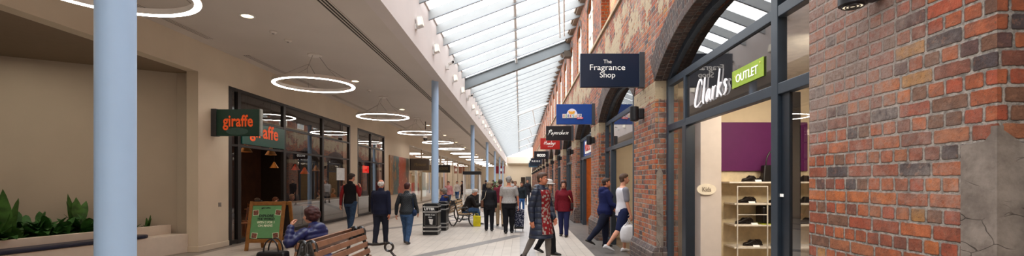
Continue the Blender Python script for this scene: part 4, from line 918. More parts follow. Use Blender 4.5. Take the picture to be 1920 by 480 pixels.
# ------------------------------------------------------------------ back-to-back benches
m_iron = M('cast_iron','15110f',.3,spec=.7,coat=.3); m_slat = M('bench_hardwood','80583f',.42,var=.2,scale=11); m_slatp = M('bench_pale_wood','a98a64',.5,var=.2,scale=11)
def bench(xb, y0, y1, sgn, lab, wood, nsup=2):
    """sgn +1: faces +x. xb is the line of the backs"""
    g = thing('park_bench', lab, 'bench', (xb+sgn*.33,(y0+y1)/2,0)); X = lambda a: xb+sgn*a
    prof = [(.005,.885),(.03,.80),(.07,.66),(.10,.52),(.13,.45)]
    for y in ([y0,(y0+y1)/2,y1] if y1-y0 > 1.9 else [y0,y1]):
        m = MB(); 
        m.tube([(X(-.01),y,.905),(X(.005),y,.885),(X(.03),y,.80),(X(.07),y,.66),(X(.10),y,.52),(X(.12),y,.44),(X(.13),y,.36),(X(.10),y,.22),(X(.02),y,.08),(X(-.04),y,.03)],.026,10)
        m.tube([(X(.12),y,.42),(X(.30),y,.40),(X(.48),y,.41),(X(.58),y,.44)],.024,10)
        m.tube([(X(.52),y,.41),(X(.50),y,.28),(X(.53),y,.15),(X(.60),y,.05),(X(.66),y,.03)],.026,10)
        m.tube([(X(.13),y,.30),(X(.30),y,.24),(X(.50),y,.28)],.015,8)
        m.build('leg', m_iron, g, smooth=True)
        m = MB(); q = [(X(.07),y,.66),(X(.11),y,.665),(X(.18),y,.655),(X(.28),y,.66),(X(.37),y,.675)]
        m.tube(q,.02,8); m.tube([(X(.42+.06*math.cos(a)),y,.62+.06*math.sin(a)) for a in [2*PI*i/18 for i in range(18)]],.018,8,close=True)
        m.tube([(X(.44),y,.56),(X(.49),y,.50),(X(.56),y,.44)],.018,8); m.build('arm', m_iron, g, smooth=True)
        m = MB(); m.tube([(X(.0+.062*math.cos(a)),y,.83+.085*math.sin(a)) for a in [2*PI*i/18 for i in range(18)]],.02,8,close=True); m.loft([[(X(.0+.06*math.cos(a)),y+d_,.83+.082*math.sin(a)) for a in [2*PI*i/18 for i in range(18)]] for d_ in (-.01,.01)]); m.ball((X(0),y,.83),(.03,.022,.04)); m.build('scroll', m_iron, g, smooth=True)
    for i in range(5):
        t = i/4; h = .865-.40*t; a = .02+.105*t; m = MB(); c = V((X(a+.02),0,h)); d = V((sgn*.26,0,-1)).normalized()*.036; n_ = V((1*sgn,0,.26)).normalized()*.014
        m.prism([(c.x-d.x-n_.x,y0-.03,c.z-d.z-n_.z),(c.x+d.x-n_.x,y0-.03,c.z+d.z-n_.z),(c.x+d.x+n_.x,y0-.03,c.z+d.z+n_.z),(c.x-d.x+n_.x,y0-.03,c.z-d.z+n_.z)],(0,y1-y0+.06,0)); m.build('back_slat', wood, g, bev=.006)
    for i in range(5):
        a = .19+.092*i; m = MB(); m.box(X(a-.038),X(a+.038),y0-.03,y1+.03,.43+.012*(i==4),.455+.012*(i==4)); m.build('seat_slat', wood, g, bev=.006)
bench(-2.36,5.3,6.95,1,'wooden slatted bench with black iron scroll arms facing the walkway, closest to the camera',m_slat)
bench(-2.46,5.3,6.95,-1,'wooden slatted bench with black iron ends on which the curly-haired woman sits',m_slat)
bench(-2.28,16.3,17.9,1,'pale slatted bench with black iron legs on which the grey-haired man sits',m_slatp)
bench(-2.38,16.3,17.9,-1,'pale slatted bench behind the litter bins facing the shopfronts',m_slatp)
# display kiosk
D = 22.7; x0, x1 = (868.5-VX)*D/F, (900-VX)*D/F; g = thing('display_kiosk', 'glass display kiosk with white frame and black header beyond the benches', 'kiosk', ((x0+x1)/2,D+.3,0))
m = MB(); m.box(x0+.03,x1-.03,D+.02,D+.6,.01,.55); m.build('cabinet', m_black, g); m = MB(); m.box(x0-.02,x1+.02,D-.02,D+.64,1.90,2.06); m.build('header', m_black, g, bev=.008)
for xx in (x0,x1-.05):
    for yy in (D,D+.58): m = MB(); m.box(xx,xx+.05,yy,yy+.05,.0,1.9); m.build('post', m_white, g)
m = MB(); m.box(x0+.04,x1-.04,D+.04,D+.58,.95,.98); m.build('shelf_board', m_white, g)
m = MB(); m.quad((x0+.05,D+.02,.56),(x1-.05,D+.02,.56),(x1-.05,D+.02,1.9),(x0+.05,D+.02,1.9)); m.build('pane', m_glass, g)
m = MB(); m.box(x0+.12,x0+.42,D+.03,D+.05,1.02,1.2); m.build('notice', m_lw, g); m = MB(); m.box(x0+.5,x1-.1,D+.03,D+.05,1.02,1.2); m.build('notice', m_lw, g); m = MB(); m.box(x0+.5,x1-.02,D+.1,D+.4,.56,.95); m.build('screen', m_black, g)
# ------------------------------------------------------------------ people
def remesh(mb, vox, smooth=3, extra=None):
    me = bpy.data.meshes.new('tmp'); me.from_pydata([tuple(p) for p in mb.v], [], mb.f); ob = bpy.data.objects.new('tmp', me); col.objects.link(ob)
    r = ob.modifiers.new('r','REMESH'); r.mode = 'VOXEL'; r.voxel_size = vox; r.use_smooth_shade = True
    if smooth: s = ob.modifiers.new('s','SMOOTH'); s.iterations = smooth; s.factor = .5
    bpy.context.view_layer.update(); ev = ob.evaluated_get(bpy.context.evaluated_depsgraph_get()); me2 = bpy.data.meshes.new_from_object(ev)
    n = len(me2.vertices); co = np.empty(n*3,'f'); me2.vertices.foreach_get('co', co); out = MB(); out.v = [tuple(p) for p in co.reshape(-1,3).tolist()]; out.f = [tuple(p.vertices) for p in me2.polygons]
    bpy.data.objects.remove(ob); bpy.data.meshes.remove(me); bpy.data.meshes.remove(me2)
    if extra: out.add(extra.v, extra.f)
    return out
def nrm(v): return V(v).normalized()
def lerp(a, b, t): return a+(b-a)*t
def interp(tab, t):
    if t <= tab[0][0]: return tab[0][1:]
    for a, b in zip(tab, tab[1:]):
        if t <= b[0]:
            k = (t-a[0])/(b[0]-a[0]); k = k*k*(3-2*k)*.5+k*.5; return tuple(lerp(a[i],b[i],k) for i in range(1,len(a)))
    return tab[-1][1:]
TM = [(-.085,.030,.045,0),(-.045,.084,.070,0),(.0,.096,.074,-.004),(.06,.091,.066,0),(.11,.086,.061,.002),(.17,.095,.067,.002),(.22,.106,.072,.002),(.262,.108,.064,-.003),(.285,.085,.052,-.006),(.302,.042,.040,-.004),(.32,.034,.036,0)]
TF = [(-.085,.030,.045,0),(-.045,.090,.074,0),(.0,.102,.080,-.006),(.06,.088,.068,0),(.11,.077,.059,.002),(.17,.086,.066,.008),(.215,.095,.076,.012),(.262,.096,.060,-.003),(.285,.076,.048,-.006),(.302,.038,.037,-.004),(.32,.030,.033,0)]
m_skin = M('skin_light','c98f74',.55,var=.05,scale=6); m_skin2 = M('skin_ruddy','c07a5c',.55,var=.06,scale=6)
def cloth(n, hx, var=.12, scale=12, bump=.25, rough=.85): return M('fabric_'+n, hx, rough, spec=.2, var=var, scale=scale, bump=bump, bscale=40)
def patterned(n, a, b, sc=22, thr=.5):
    if n in _mc: return _mc[n]
    t = NT(n); co = t.n('TexCoord').outputs['Object']; vo = t.n('TexVoronoi', {'Vector': co, 'Scale': sc}, distance='CHEBYCHEV' if n == 'red_check' else 'EUCLIDEAN'); f = t.step(vo.outputs[0], thr-.06, thr+.06)
    _mc[n] = t.done(t.pbr(t.mix(f, lin(a), lin(b)), .85, 0, .2)); return _mc[n]
def quilted(n, hx, pitch=.075, diamond=False):
    if n in _mc: return _mc[n]
    t = NT(n); sp = t.n('SeparateXYZ', {0: t.n('TexCoord').outputs['Object']}); c = lin(hx)
    if diamond:
        a = t.m_('ABSOLUTE', t.m_('SINE', t.m_('MULTIPLY', t.m_('ADD', sp.outputs[0], sp.outputs[2]), PI/pitch))); b = t.m_('ABSOLUTE', t.m_('SINE', t.m_('MULTIPLY', t.m_('SUBTRACT', sp.outputs[0], sp.outputs[2]), PI/pitch))); h = t.m_('MINIMUM', a, b)
    else: h = t.m_('ABSOLUTE', t.m_('SINE', t.m_('MULTIPLY', sp.outputs[2], PI/pitch)))
    h = t.m_('POWER', h, .5); nz = t.noise(25, t.n('TexCoord').outputs['Object'], 3)
    cc = t.mix(h, tuple(x*.35 for x in c), t.mix(nz, c, tuple(min(1,x*1.5) for x in c)))
    _mc[n] = t.done(t.pbr(cc,.45,0,.4,t.bump(t.m_('ADD', h, t.m_('MULTIPLY', nz, .3)),.6,.02))); return _mc[n]
def hand(ex, union, w, d, nrm_, s, curl=.35, n=6):
    """w wrist, d pointing direction, nrm_ palm normal; palm goes into the union, fingers grow from inside it"""
    d = nrm(d); pn = V(nrm_); pn = (pn-d*pn.dot(d)).normalized(); sd = d.cross(pn)
    union.loft([[w+d*(L*s)+sd*(a*s*math.cos(2*PI*i/10))+pn*(b*s*math.sin(2*PI*i/10)) for i in range(10)] for L,a,b in ((-.02,.026,.02),(.0,.028,.02),(.03,.040,.017),(.07,.044,.015),(.088,.040,.012))])
    for j, (o, L) in enumerate(((-1.5,.068),(-.5,.080),(.5,.076),(1.5,.058))):
        p = w+d*(.075*s)+sd*(o*.0205*s); pts = [p]; a = curl*.5
        for q in (.42,.34,.28): p = p+(d*math.cos(a)+pn*math.sin(a))*(L*q*s*1.1); pts.append(p); a += curl
        ex.limb(pts, [.0095*s,.009*s,.008*s,.007*s], n)
    for sg in ((-1,) ):
        p = w+d*(.025*s)+sd*(sg*.030*s); e = (d*.7+sd*sg*.75+pn*.35).normalized(); p2 = p+e*.042*s; e2 = (d*.95+sd*sg*.1+pn*.4).normalized(); ex.limb([p,p2,p2+e2*.034*s],[.013*s,.011*s,.009*s],n)

def person(label, px, D, H=1.68, heading=0, X=None, sex='m', pose=None, lean=0, seat=None, skin=None, fat=1.0, hair=('short','3a2a20'), top=None, legs=None, shoes='1a1614', vox=.014, face=False, yaw=0, pitch=0, z0=0, curl=.35, group=None, extras=()):
    x0 = X if X is not None else (px-VX)*D/F; h = math.radians(heading); Rz = Matrix.Rotation(h,3,'Z'); base = V((x0,D,z0)); T = TM if sex == 'm' else TF; skin = skin or m_skin
    P = dict(tl=(0,.1,-1),sl=(0,-.1,-1),tr=(0,-.1,-1),sr=(0,-.3,-1),ul=(-.18,-.1,-1),fl=(-.05,.2,-1),ur=(.18,.1,-1),fr=(.05,.35,-1)); P.update(pose or {}); P = {k: nrm(v) for k, v in P.items()}
    fy = fat
    thL, shL, an = .245*H, .245*H, .042*H
    def legj(s, t, sh): hp = V((s*.054*H,0,0)); k = hp+t*thL; a = k+sh*shL; return [hp,k,a]
    LL, LR = legj(-1,P['tl'],P['sl']), legj(1,P['tr'],P['sr'])
    def footdir(sh): 
        b = math.atan2(-sh.y,-sh.z); pt = max(0,b-.28)*.95 if b > .28 else (min(0,b+.12)*.8 if b < -.12 else 0)
        return V((0,math.cos(pt),-math.sin(pt))), pt
    low = 0
    for J, sh in ((LL,P['sl']),(LR,P['sr'])):
        fd, pt = footdir(sh); up = V((0,-fd.z,fd.y)); 
        for q in (J[2]-up*an-fd*.035*H, J[2]-up*an+fd*.10*H): low = min(low,q.z)
    hz = -low if seat is None else seat+.055*H*fy
    O = V((0,0,hz)); 
    ln = math.radians(lean); sp = V((0,math.sin(ln),math.cos(ln))); fw = V((0,math.cos(ln),-math.sin(ln))); rt = V((1,0,0))
    def trunk(m, inf, t0, t1=.32, n=18, quilt=0, flare=0, seg=22, tab=None):
        rings = []
        for i in range(n+1):
            t = t0+(t1-t0)*i/n; rx, ry, oy = interp(tab or T, t)
            if t < -.02: 
                k = min(1,(-.02-t)/.04); rx, ry = max(rx, lerp(rx,.094,k)), max(ry, lerp(ry,.078,k)); rx += flare*(-.02-t); ry += flare*(-.02-t)
            q = quilt*abs(math.sin(PI*t*H/.07)) if quilt else 0
            b = fy if t < .27 else 1+(fy-1)*.4
            c = O + (sp*t*H if t > 0 else V((0,0,t*H))) + fw*oy*H
            f_ = fw if t > 0 else V((0,1,0)); rings.append([c+rt*((rx*b*H+inf+q)*math.cos(2*PI*j/seg))+f_*((ry*b*H+inf+q)*math.sin(2*PI*j/seg)) for j in range(seg)])
        m.loft(rings)
    nb = O+sp*.295*H
    def armj(s, u, f): sh = O+sp*.268*H+rt*s*(.103*H*(1+(fy-1)*.5)); e = sh+u*.175*H; w = e+f*.150*H; return [sh,e,w]
    AL, AR = armj(-1,P['ul'],P['fl']), armj(1,P['ur'],P['fr'])
    # ---- body
    b, ex = MB(), MB()
    trunk(b,-.012,-.085,.32,14)
    for J in (LL,LR):
        q = [O+p for p in J]; kn = q[1]; cf = q[1].lerp(q[2],.3)
        b.limb([q[0],q[0].lerp(kn,.5),kn,cf,q[1].lerp(q[2],.7),q[2]],[.054*H*fy,.045*H*fy,.031*H*fy,.031*H*fy,.022*H,.019*H],12)
    for J, sh in ((LL,P['sl']),(LR,P['sr'])):
        fd, pt = footdir(sh); up = V((0,-fd.z,fd.y)); a = O+J[2]; b.limb([a-up*an*.5-fd*.02*H,a-up*an*.65+fd*.04*H,a-up*an*.75+fd*.085*H],[.019*H,.018*H,.013*H],10)
    for s, J, k in ((-1,AL,'l'),(1,AR,'r')):
        b.limb([J[0],J[0].lerp(J[1],.45),J[1],J[1].lerp(J[2],.35),J[2]],[.029*H,.026*H,.021*H,.021*H,.014*H],10)
        f = (J[2]-J[1]).normalized(); pn = V((-s,.0,0)) if abs(f.x) < .75 else V((0,0,-1)); pn = P.get('n'+k, pn)
        fd_ = P.get('h'+k, f); hand(ex,b,J[2],fd_,pn,H/1.72,curl)
    hy = math.radians(yaw); hp_ = math.radians(pitch); Rh = Matrix.Rotation(hy,3,'Z') @ Matrix.Rotation(-hp_,3,'X')
    nk = nb+sp*.01*H; hc = nk + sp*.035*H + V((0,.012*H,0)) + Rh @ V((0,.008*H,.064*H)); s = H
    def hp(x,y,z): return hc + Rh @ V((x*s,y*s,z*s))
    b.limb([nb-sp*.02*H, nk+sp*.02*H, hp(0,-.008,-.03)],[.037*H,.032*H,.032*H],12)
    b.ball(hp(0,-.006,.016),(.045*s,.056*s,.052*s),16,12,Rh); b.ball(hp(0,.014,-.020),(.037*s,.042*s,.046*s),14,10,Rh); b.ball(hp(0,.030,-.047),(.021*s,.019*s,.016*s),10,8,Rh)
    b.ball(hp(0,.040,.018),(.030*s,.012*s,.014*s),10,6,Rh)
    ex.loft([[hp(.0105*k*math.cos(2*PI*i/8),yy+.004*k*math.sin(2*PI*i/8),zz) for i in range(8)] for zz,yy,k in ((.006,.049,.45),(-.006,.056,.6),(-.016,.063,1.0),(-.022,.060,1.05),(-.0255,.052,.8))])
    for sg in (-1,1): ex.loft([[hp(sg*(.043+dx),-.006+.010*k*math.cos(2*PI*i/10)-.003*dx/.01,-.006+.018*k*math.sin(2*PI*i/10)) for i in range(10)] for dx,k in ((-.004,.7),(.003,1.0),(.007,.95),(.0075,.6))])
    ex.loft([[hp(.015*k*math.cos(2*PI*i/10),yy,-.034+.0045*k*math.sin(2*PI*i/10)) for i in range(10)] for yy,k in ((.045,1),(.0535,.9),(.0555,.5))])
    def W(m): m.v = [tuple(Rz @ V(p) + base) for p in m.v]; return m
    body = remesh(b,vox,3,ex); W(body); ob = body.build('person',skin,None,base,True,angle=80); tag(ob,label,'person',group)
    def part(name, m, mat, vx=None, sm=3, rem=True):
        mm = remesh(m,vx or vox,sm) if rem else m; W(mm); return mm.build(name,mat,ob,smooth=True,angle=80)
    # ---- legs
    if legs:
        lm, kind = legs[0], (legs[1] if len(legs) > 1 else 'trousers'); m = MB(); trunk(m,.012,-.085,.075,8)
        for J in (LL,LR):
            q = [O+p for p in J]; e = .012 if kind != 'slim' else .006; kn = q[1]
            rr = [.058*H*fy+e,.049*H*fy+e,.036*H*fy+e,.036*H*fy+e,.030*H+e,.029*H+e] if kind == 'trousers' else [.056*H*fy+e,.047*H*fy+e,.033*H*fy+e,.033*H*fy+e,.025*H+e,.021*H+e]
            if kind == 'shorts': m.limb([q[0],q[0].lerp(kn,.5),q[0].lerp(kn,.95)],[r+.008 for r in rr[:3]],12)
            else: m.tube([q[0]+(q[0]-kn).normalized()*.03,q[0],q[0].lerp(kn,.5),kn,kn.lerp(q[2],.35),kn.lerp(q[2],.7),q[2]+(q[2]-kn).normalized()*.022*H],[rr[0]*.7]+rr,14)
        part('trousers' if kind != 'shorts' else 'shorts',m,lm)
    for J, sh in ((LL,P['sl']),(LR,P['sr'])):
        fd, pt = footdir(sh); up = V((0,-fd.z,fd.y)); a = O+J[2]-up*an; m = MB()
        m.loft([[a+fd*y*H+rt*(w*H*math.cos(2*PI*i/14))+up*max(0,(hh*H*.5+hh*H*.56*math.sin(2*PI*i/14))) for i in range(14)] for y,w,hh in ((-.044,.013,.022),(-.036,.022,.042),(-.012,.024,.05),(.02,.025,.045),(.05,.028,.033),(.08,.029,.026),(.10,.022,.020),(.111,.010,.012))])
        part('shoe',m,M('shoe_'+shoes,shoes,.5,var=.15),rem=False)
    # ---- top
    if top:
        tp = dict(hem=-.03, inf=.02, sleeve='long', quilt=0, flare=0, hood=None, collar=True); tp.update(top); m = MB(); q = tp['quilt']; inf = tp['inf']
        trunk(m,inf,tp['hem'],.300 if tp['collar'] else .292,30 if q else 16,q,tp['flare'])
        for J in (AL,AR):
            L = {'long':1.0,'short':.0,'none':-1}[tp['sleeve']]
            if L < 0: continue
            pts = [J[0],J[0].lerp(J[1],.35),J[0].lerp(J[1],.7)]; rr = [.033*H+inf*.6,.031*H+inf*.6,.029*H+inf*.6]
            if L > 0: pts += [J[1],J[1].lerp(J[2],.3),J[1].lerp(J[2],.65),J[2]-(J[2]-J[1]).normalized()*.01]; rr += [.026*H+inf*.6,.025*H+inf*.6,.023*H+inf*.5,.019*H+inf*.5]
            if q:
                P2, R2 = [], []
                for i in range(len(pts)-1):
                    for k in range(5): t = k/5; P2.append(pts[i].lerp(pts[i+1],t)); R2.append(lerp(rr[i],rr[i+1],t))
                P2.append(pts[-1]); R2.append(rr[-1]); d = 0
                for i in range(len(P2)):
                    if i: d += (P2[i]-P2[i-1]).length
                    R2[i] += q*abs(math.sin(PI*d/.065))-q*.4
                m.limb(P2,R2,14)
            else: m.limb(pts,rr,12)
        if tp['collar']: m.limb([nb-sp*.01*H,nb+sp*.018*H+V((0,-.004*H,0))],[.043*H+inf*.4,.042*H+inf*.3],14)
        if tp['hood']: m.ball(nb+sp*.0*H+V((0,-.055*H,0)),(.075*H,.045*H,.05*H),14,10); m.ball(nb-sp*.03*H+V((0,-.06*H,0)),(.06*H,.04*H,.05*H),14,10)
        t_ = part(tp.get('name','jacket'),m,tp['mat'],max(.009,vox*.9),2)
        if tp.get('open'):      # an open front showing the jumper underneath
            m = MB(); rings = []
            for i in range(15):
                t = lerp(tp['open'][0],.285,i/14); rx, ry, oy = interp(T,t); bb = fy
                if t < -.02: k = min(1,(-.02-t)/.04); rx, ry = max(rx, lerp(rx,.094,k))+tp['flare']*(-.02-t), max(ry, lerp(ry,.078,k))+tp['flare']*(-.02-t)
                c = O+(sp*t*H if t > 0 else V((0,0,t*H)))+fw*oy*H; wd_ = tp['open'][1]
                rings.append([c+rt*((rx*bb*H+inf+.012)*math.cos(a))+fw*((ry*bb*H+inf+.010)*math.sin(a)) for a in [PI/2+wd_*(k/6-.5) for k in range(7)]]+[c+rt*((rx*bb*H+inf-.02)*math.cos(a))+fw*((ry*bb*H+inf-.02)*math.sin(a)) for a in [PI/2-wd_*(k/6-.5) for k in range(7)]])
            m.loft(rings); part('jumper',m,tp['open'][2],rem=False).parent = t_
        if tp.get('fur'):
            m = MB(); R.seed(11)
            for i in range(60): a = R.uniform(0,PI); m.ball(nb+V((.085*H*math.cos(a),-.02*H-.065*H*math.sin(a),.004*H))+V((R.gauss(0,.012),R.gauss(0,.012),R.gauss(0,.02))),R.uniform(.016,.03),6,5)
            part('fur_trim',m,tp['fur'],max(.009,vox*.8),0).parent = t_
        if tp.get('sleeves2'):
            m = MB()
            for J in (AL,AR): m.limb([J[0]+(J[1]-J[0])*.08,J[0].lerp(J[1],.5),J[1],J[1].lerp(J[2],.5),J[2]],[.034*H,.032*H,.029*H,.026*H,.021*H],12)
            part('sleeve',m,tp['sleeves2'])
    # ---- hair
    hm = M('hair_'+hair[1],hair[1],.6,var=.45,scale=45,bump=.5,bscale=90); m = MB(); kind = hair[0]; R.seed(int(px))
    if kind != 'bald':
        m.ball(hp(0,-.014,.022),(.0495*s,.056*s,.0525*s),16,12,Rh); m.ball(hp(0,.006,.044),(.043*s,.046*s,.030*s),14,10,Rh); m.ball(hp(0,-.03,-.012),(.043*s,.033*s,.034*s),12,8,Rh)
    if kind == 'fringe':
        m = MB(); m.ball(hp(0,-.024,.004),(.050*s,.048*s,.046*s),14,10,Rh); m.ball(hp(0,-.010,.012),(.049*s,.050*s,.046*s),14,10,Rh)
    if kind in ('bob','full'):
        m.ball(hp(0,-.026,-.018),(.052*s,.042*s,.045*s),14,10,Rh); m.ball(hp(0,-.012,.028),(.055*s,.060*s,.054*s),14,10,Rh)
        for sg in (-1,1): m.ball(hp(sg*.042,.002,-.012),(.016*s,.028*s,.040*s),10,8,Rh)
    if kind == 'tail': m.ball(hp(0,-.068,.02),(.02*s,.02*s,.022*s),10,8,Rh); m.limb([hp(0,-.075,.015),hp(0,-.085,-.02),hp(0,-.075,-.06)],[.016*s,.018*s,.008*s],8)
    if kind == 'curly':
        m.ball(hp(0,-.026,-.014),(.062*s,.048*s,.05*s),14,10,Rh); m.ball(hp(0,-.014,.024),(.064*s,.064*s,.058*s),14,10,Rh)
        for i in range(150):
            a, e_ = R.uniform(0,2*PI), R.uniform(-.6,1.5); dx, dy, dz = math.cos(a)*math.cos(e_), math.sin(a)*math.cos(e_), math.sin(e_)
            if dy > .55 and dz < .6: continue
            m.ball(hp(.064*dx,-.016+.062*dy,.010+.064*dz),R.uniform(.007,.014)*s,6,5)
    if kind in ('short','wavy') and kind == 'wavy':
        for i in range(70):
            a, e_ = R.uniform(0,2*PI), R.uniform(-.2,1.5); dy = math.sin(a)*math.cos(e_)
            if dy > .5 and e_ < .7: continue
            m.ball(hp(.05*math.cos(a)*math.cos(e_),-.012+.056*dy,.018+.054*math.sin(e_)),R.uniform(.006,.011)*s,6,5)
    if m.v: part('hair',m,hm,min(vox,.010) if D < 20 else vox,1 if kind in ('curly','wavy') else 2)
    if kind == 'bald' or kind == 'fringe': pass
    if face:
        m = MB()
        for sg in (-1,1): m.ball(hp(sg*.0175,.0465,.004),(.0068*s,.005*s,.0042*s),10,6,Rh)
        ey = part('eye',m,M('eye_white','d8cfc6',.3),rem=False); m = MB()
        for sg in (-1,1): m.ball(hp(sg*.0175,.0505,.004),(.0032*s,.0025*s,.0036*s),8,6,Rh)
        ir = part('iris',m,M('iris_dark','2a1d16',.2),rem=False); ir.parent = ey; m = MB()
        for sg in (-1,1): m.limb([hp(sg*.008,.0505,.0145),hp(sg*.018,.0525,.017),hp(sg*.027,.0465,.0145)],[.0022*s,.0026*s,.0016*s],6)
        part('eyebrow',m,hm,rem=False); m = MB(); m.limb([hp(-.013,.0515,-.0335),hp(0,.0565,-.0335),hp(.013,.0515,-.0335)],[.002*s,.0042*s,.002*s],6); part('lips',m,M('lips','9a5648',.5),rem=False)
    g = dict(O=O, hp=lambda *a: Rz @ hp(*a)+base, W=lambda p: Rz @ V(p)+base, AL=AL, AR=AR, nb=nb, H=H, ob=ob, part=part, rt=rt, fw=fw, sp=sp, hpl=hp, LL=[O+p for p in LL], LR=[O+p for p in LR], T=T, fy=fy)
    return g
def walk(a=.42, flip=False, arm=.35):
    f = dict(tl=(0,a,-1),sl=(0,a*.25,-1),tr=(0,-a*.55,-1),sr=(0,-a*1.45,-1),ul=(-.16,-arm,-1),fl=(-.06,-arm*.2,-1),ur=(.16,arm*.8,-1),fr=(.05,arm*1.9,-1))
    if flip: f = dict(tl=f['tr'],sl=f['sr'],tr=f['tl'],sr=f['sl'],ul=(-f['ur'][0],)+f['ur'][1:],fl=(-f['fr'][0],)+f['fr'][1:],ur=(-f['ul'][0],)+f['ul'][1:],fr=(-f['fl'][0],)+f['fl'][1:])
    return f
def sit(**k): 
    d = dict(tl=(-.12,1,-.08),sl=(0,.05,-1),tr=(.12,1,-.08),sr=(0,.0,-1),ul=(-.2,.25,-1),fl=(.2,1,-.1),ur=(.2,.25,-1),fr=(-.2,1,-.1)); d.update(k); return d
def strap(pts, r, name, label, cat, mat): m = MB(); m.tube(pts,r,6); return m

jeans = cloth('denim','27384f',.25,20); jeans2 = cloth('denim_mid','344c6c',.25,20); navytr = cloth('navy_trouser','20222e'); blacktr = cloth('black_trouser','15151a'); greytr = cloth('grey_trouser','6a6460'); 
# woman on the bench
w1 = person('woman with curly dark red hair and navy puffer jacket sitting on the bench',597,6.15,1.50,72,sex='f',X=-2.64,seat=.455,lean=10,fat=1.12,vox=.011,
  pose=sit(ul=(-.70,.22,-.45),fl=(.34,.10,1),hl=(.5,.2,.8),nl=(.75,-.4,-.4),ur=(.2,.3,-1),fr=(-.3,1,.0)),hair=('curly','3a120e'),top=dict(mat=M('puffer_navy','1c2250',.42,spec=.5,var=.2,scale=14,bump=.2),inf=.030,quilt=.011,hem=-.04,hood=True),legs=(cloth('dark_trouser','1d1e26'),),pitch=4,yaw=18,curl=.6)
m = MB(); m.limb([w1['nb']+w1['rt']*-.06+w1['fw']*-.0,w1['nb']+w1['sp']*.035+w1['fw']*-.05,w1['nb']+w1['rt']*.06],[.03,.034,.03],10); w1['part']('scarf',m,cloth('wine_scarf','4a1420'),.01)
# walkers seen from behind
person('man in black vest over red sleeves and jeans walking away beside the restaurant',657,14.4,1.84,-8,fat=1.02,pose=dict(walk(.30),ur=(.30,.15,-1),fr=(-.18,.55,1),hr=(-.3,.2,1),nr=(-1,0,0)),hair=('short','2a1d17'),top=dict(mat=cloth('black_vest','141114'),sleeve='none',sleeves2=cloth('red_sleeve','7a1c1e'),hem=-.03,inf=.022,name='vest'),legs=(jeans,),yaw=-25,pitch=12)
person('elderly man with white hair in navy jacket and dark trousers walking away',714,11.85,1.63,-4,fat=1.12,pose=walk(.22,True,.15),hair=('fringe','c9c4be'),top=dict(mat=cloth('navy_jacket','171a2e'),hem=-.06,inf=.026),legs=(navytr,),skin=m_skin2,vox=.013)
w4 = person('woman with short auburn hair in dark quilted jacket and jeans walking away',763,12.0,1.56,-6,sex='f',fat=1.12,pose=dict(walk(.30),ul=(-.35,-.1,-1),fl=(-.1,.1,-1)),hair=('short','3d1512'),top=dict(mat=quilted('quilt_dark','1b2228',.05,True),hem=-.045,inf=.022),legs=(jeans2,),shoes='3a302a',vox=.013)
b_ = w4['W'](w4['O']+V((.20,-.0,-.03))); g = thing('handbag','dark blue handbag hanging at the side of the auburn-haired woman','handbag',b_)
m = MB(); m.ball(b_,(.06,.12,.09),12,8); m.build('body', cloth('bag_blue','1c2c48'), g, smooth=True); m = MB(); m.tube([b_+V((0,-.08,.06)),b_+V((-.03,-.07,.3)),b_+V((-.04,0,.52)),b_+V((-.03,.07,.3)),b_+V((0,.08,.06))],.008,6); m.build('strap', cloth('bag_blue','1c2c48'), g, smooth=True)
w7 = person('woman with blonde hair in black jacket and trousers walking away with a shoulder bag',917,15.0,1.56,6,sex='f',fat=1.1,pose=walk(.16,False,.12),hair=('bob','8a765c'),top=dict(mat=cloth('black_jacket','1c1c20'),hem=-.045,inf=.02),legs=(blacktr,),vox=.014)
b_ = w7['W'](w7['O']+V((-.215,-.02,.06))); g = thing('shoulder_bag','brown leather shoulder bag on a cream strap worn by the blonde woman in black','bag',b_)
m = MB(); m.box(b_.x-.045,b_.x+.045,b_.y-.14,b_.y+.14,b_.z-.12,b_.z+.10); m.build('body', M('bag_brown','5c3826',.5), g, bev=.02)
m = MB(); sh = w7['W'](w7['nb']+V((-.09,-.03,-.015))); bk = w7['W'](w7['O']+V((-.14,-.16,.24))); fr_ = w7['W'](w7['O']+V((-.14,.16,.24))); m.tube([b_+V((0,-.12,.1)),bk,sh+V((0,-.05,.01)),sh+V((0,.05,.01)),fr_,b_+V((0,.12,.1))],.016,6,squash=.4); m.build('strap', cloth('strap_cream','cfc2a8'), g, smooth=True)
w8 = person('heavyset woman with short grey hair in pale mottled T-shirt and black trousers walking away',954,14.35,1.73,2,sex='f',fat=1.26,pose=dict(walk(.14,True,.10),ur=(.25,.0,-1),fr=(.1,.15,-1)),hair=('wavy','8a8580'),top=dict(mat=patterned('mottled_tee','c9c5c0','8f8b88',130,.35),sleeve='short',hem=-.0,inf=.016,collar=False,name='shirt'),legs=(blacktr,),vox=.014,skin=m_skin2)
person('person in maroon top and beige trousers walking just beyond the grey-haired woman',938,16.6,1.66,4,pose=walk(.25),hair=('short','4a3a30'),top=dict(mat=cloth('maroon_top','6a2230'),hem=-.03,inf=.018),legs=(cloth('beige_trouser','a08a70'),),vox=.018)
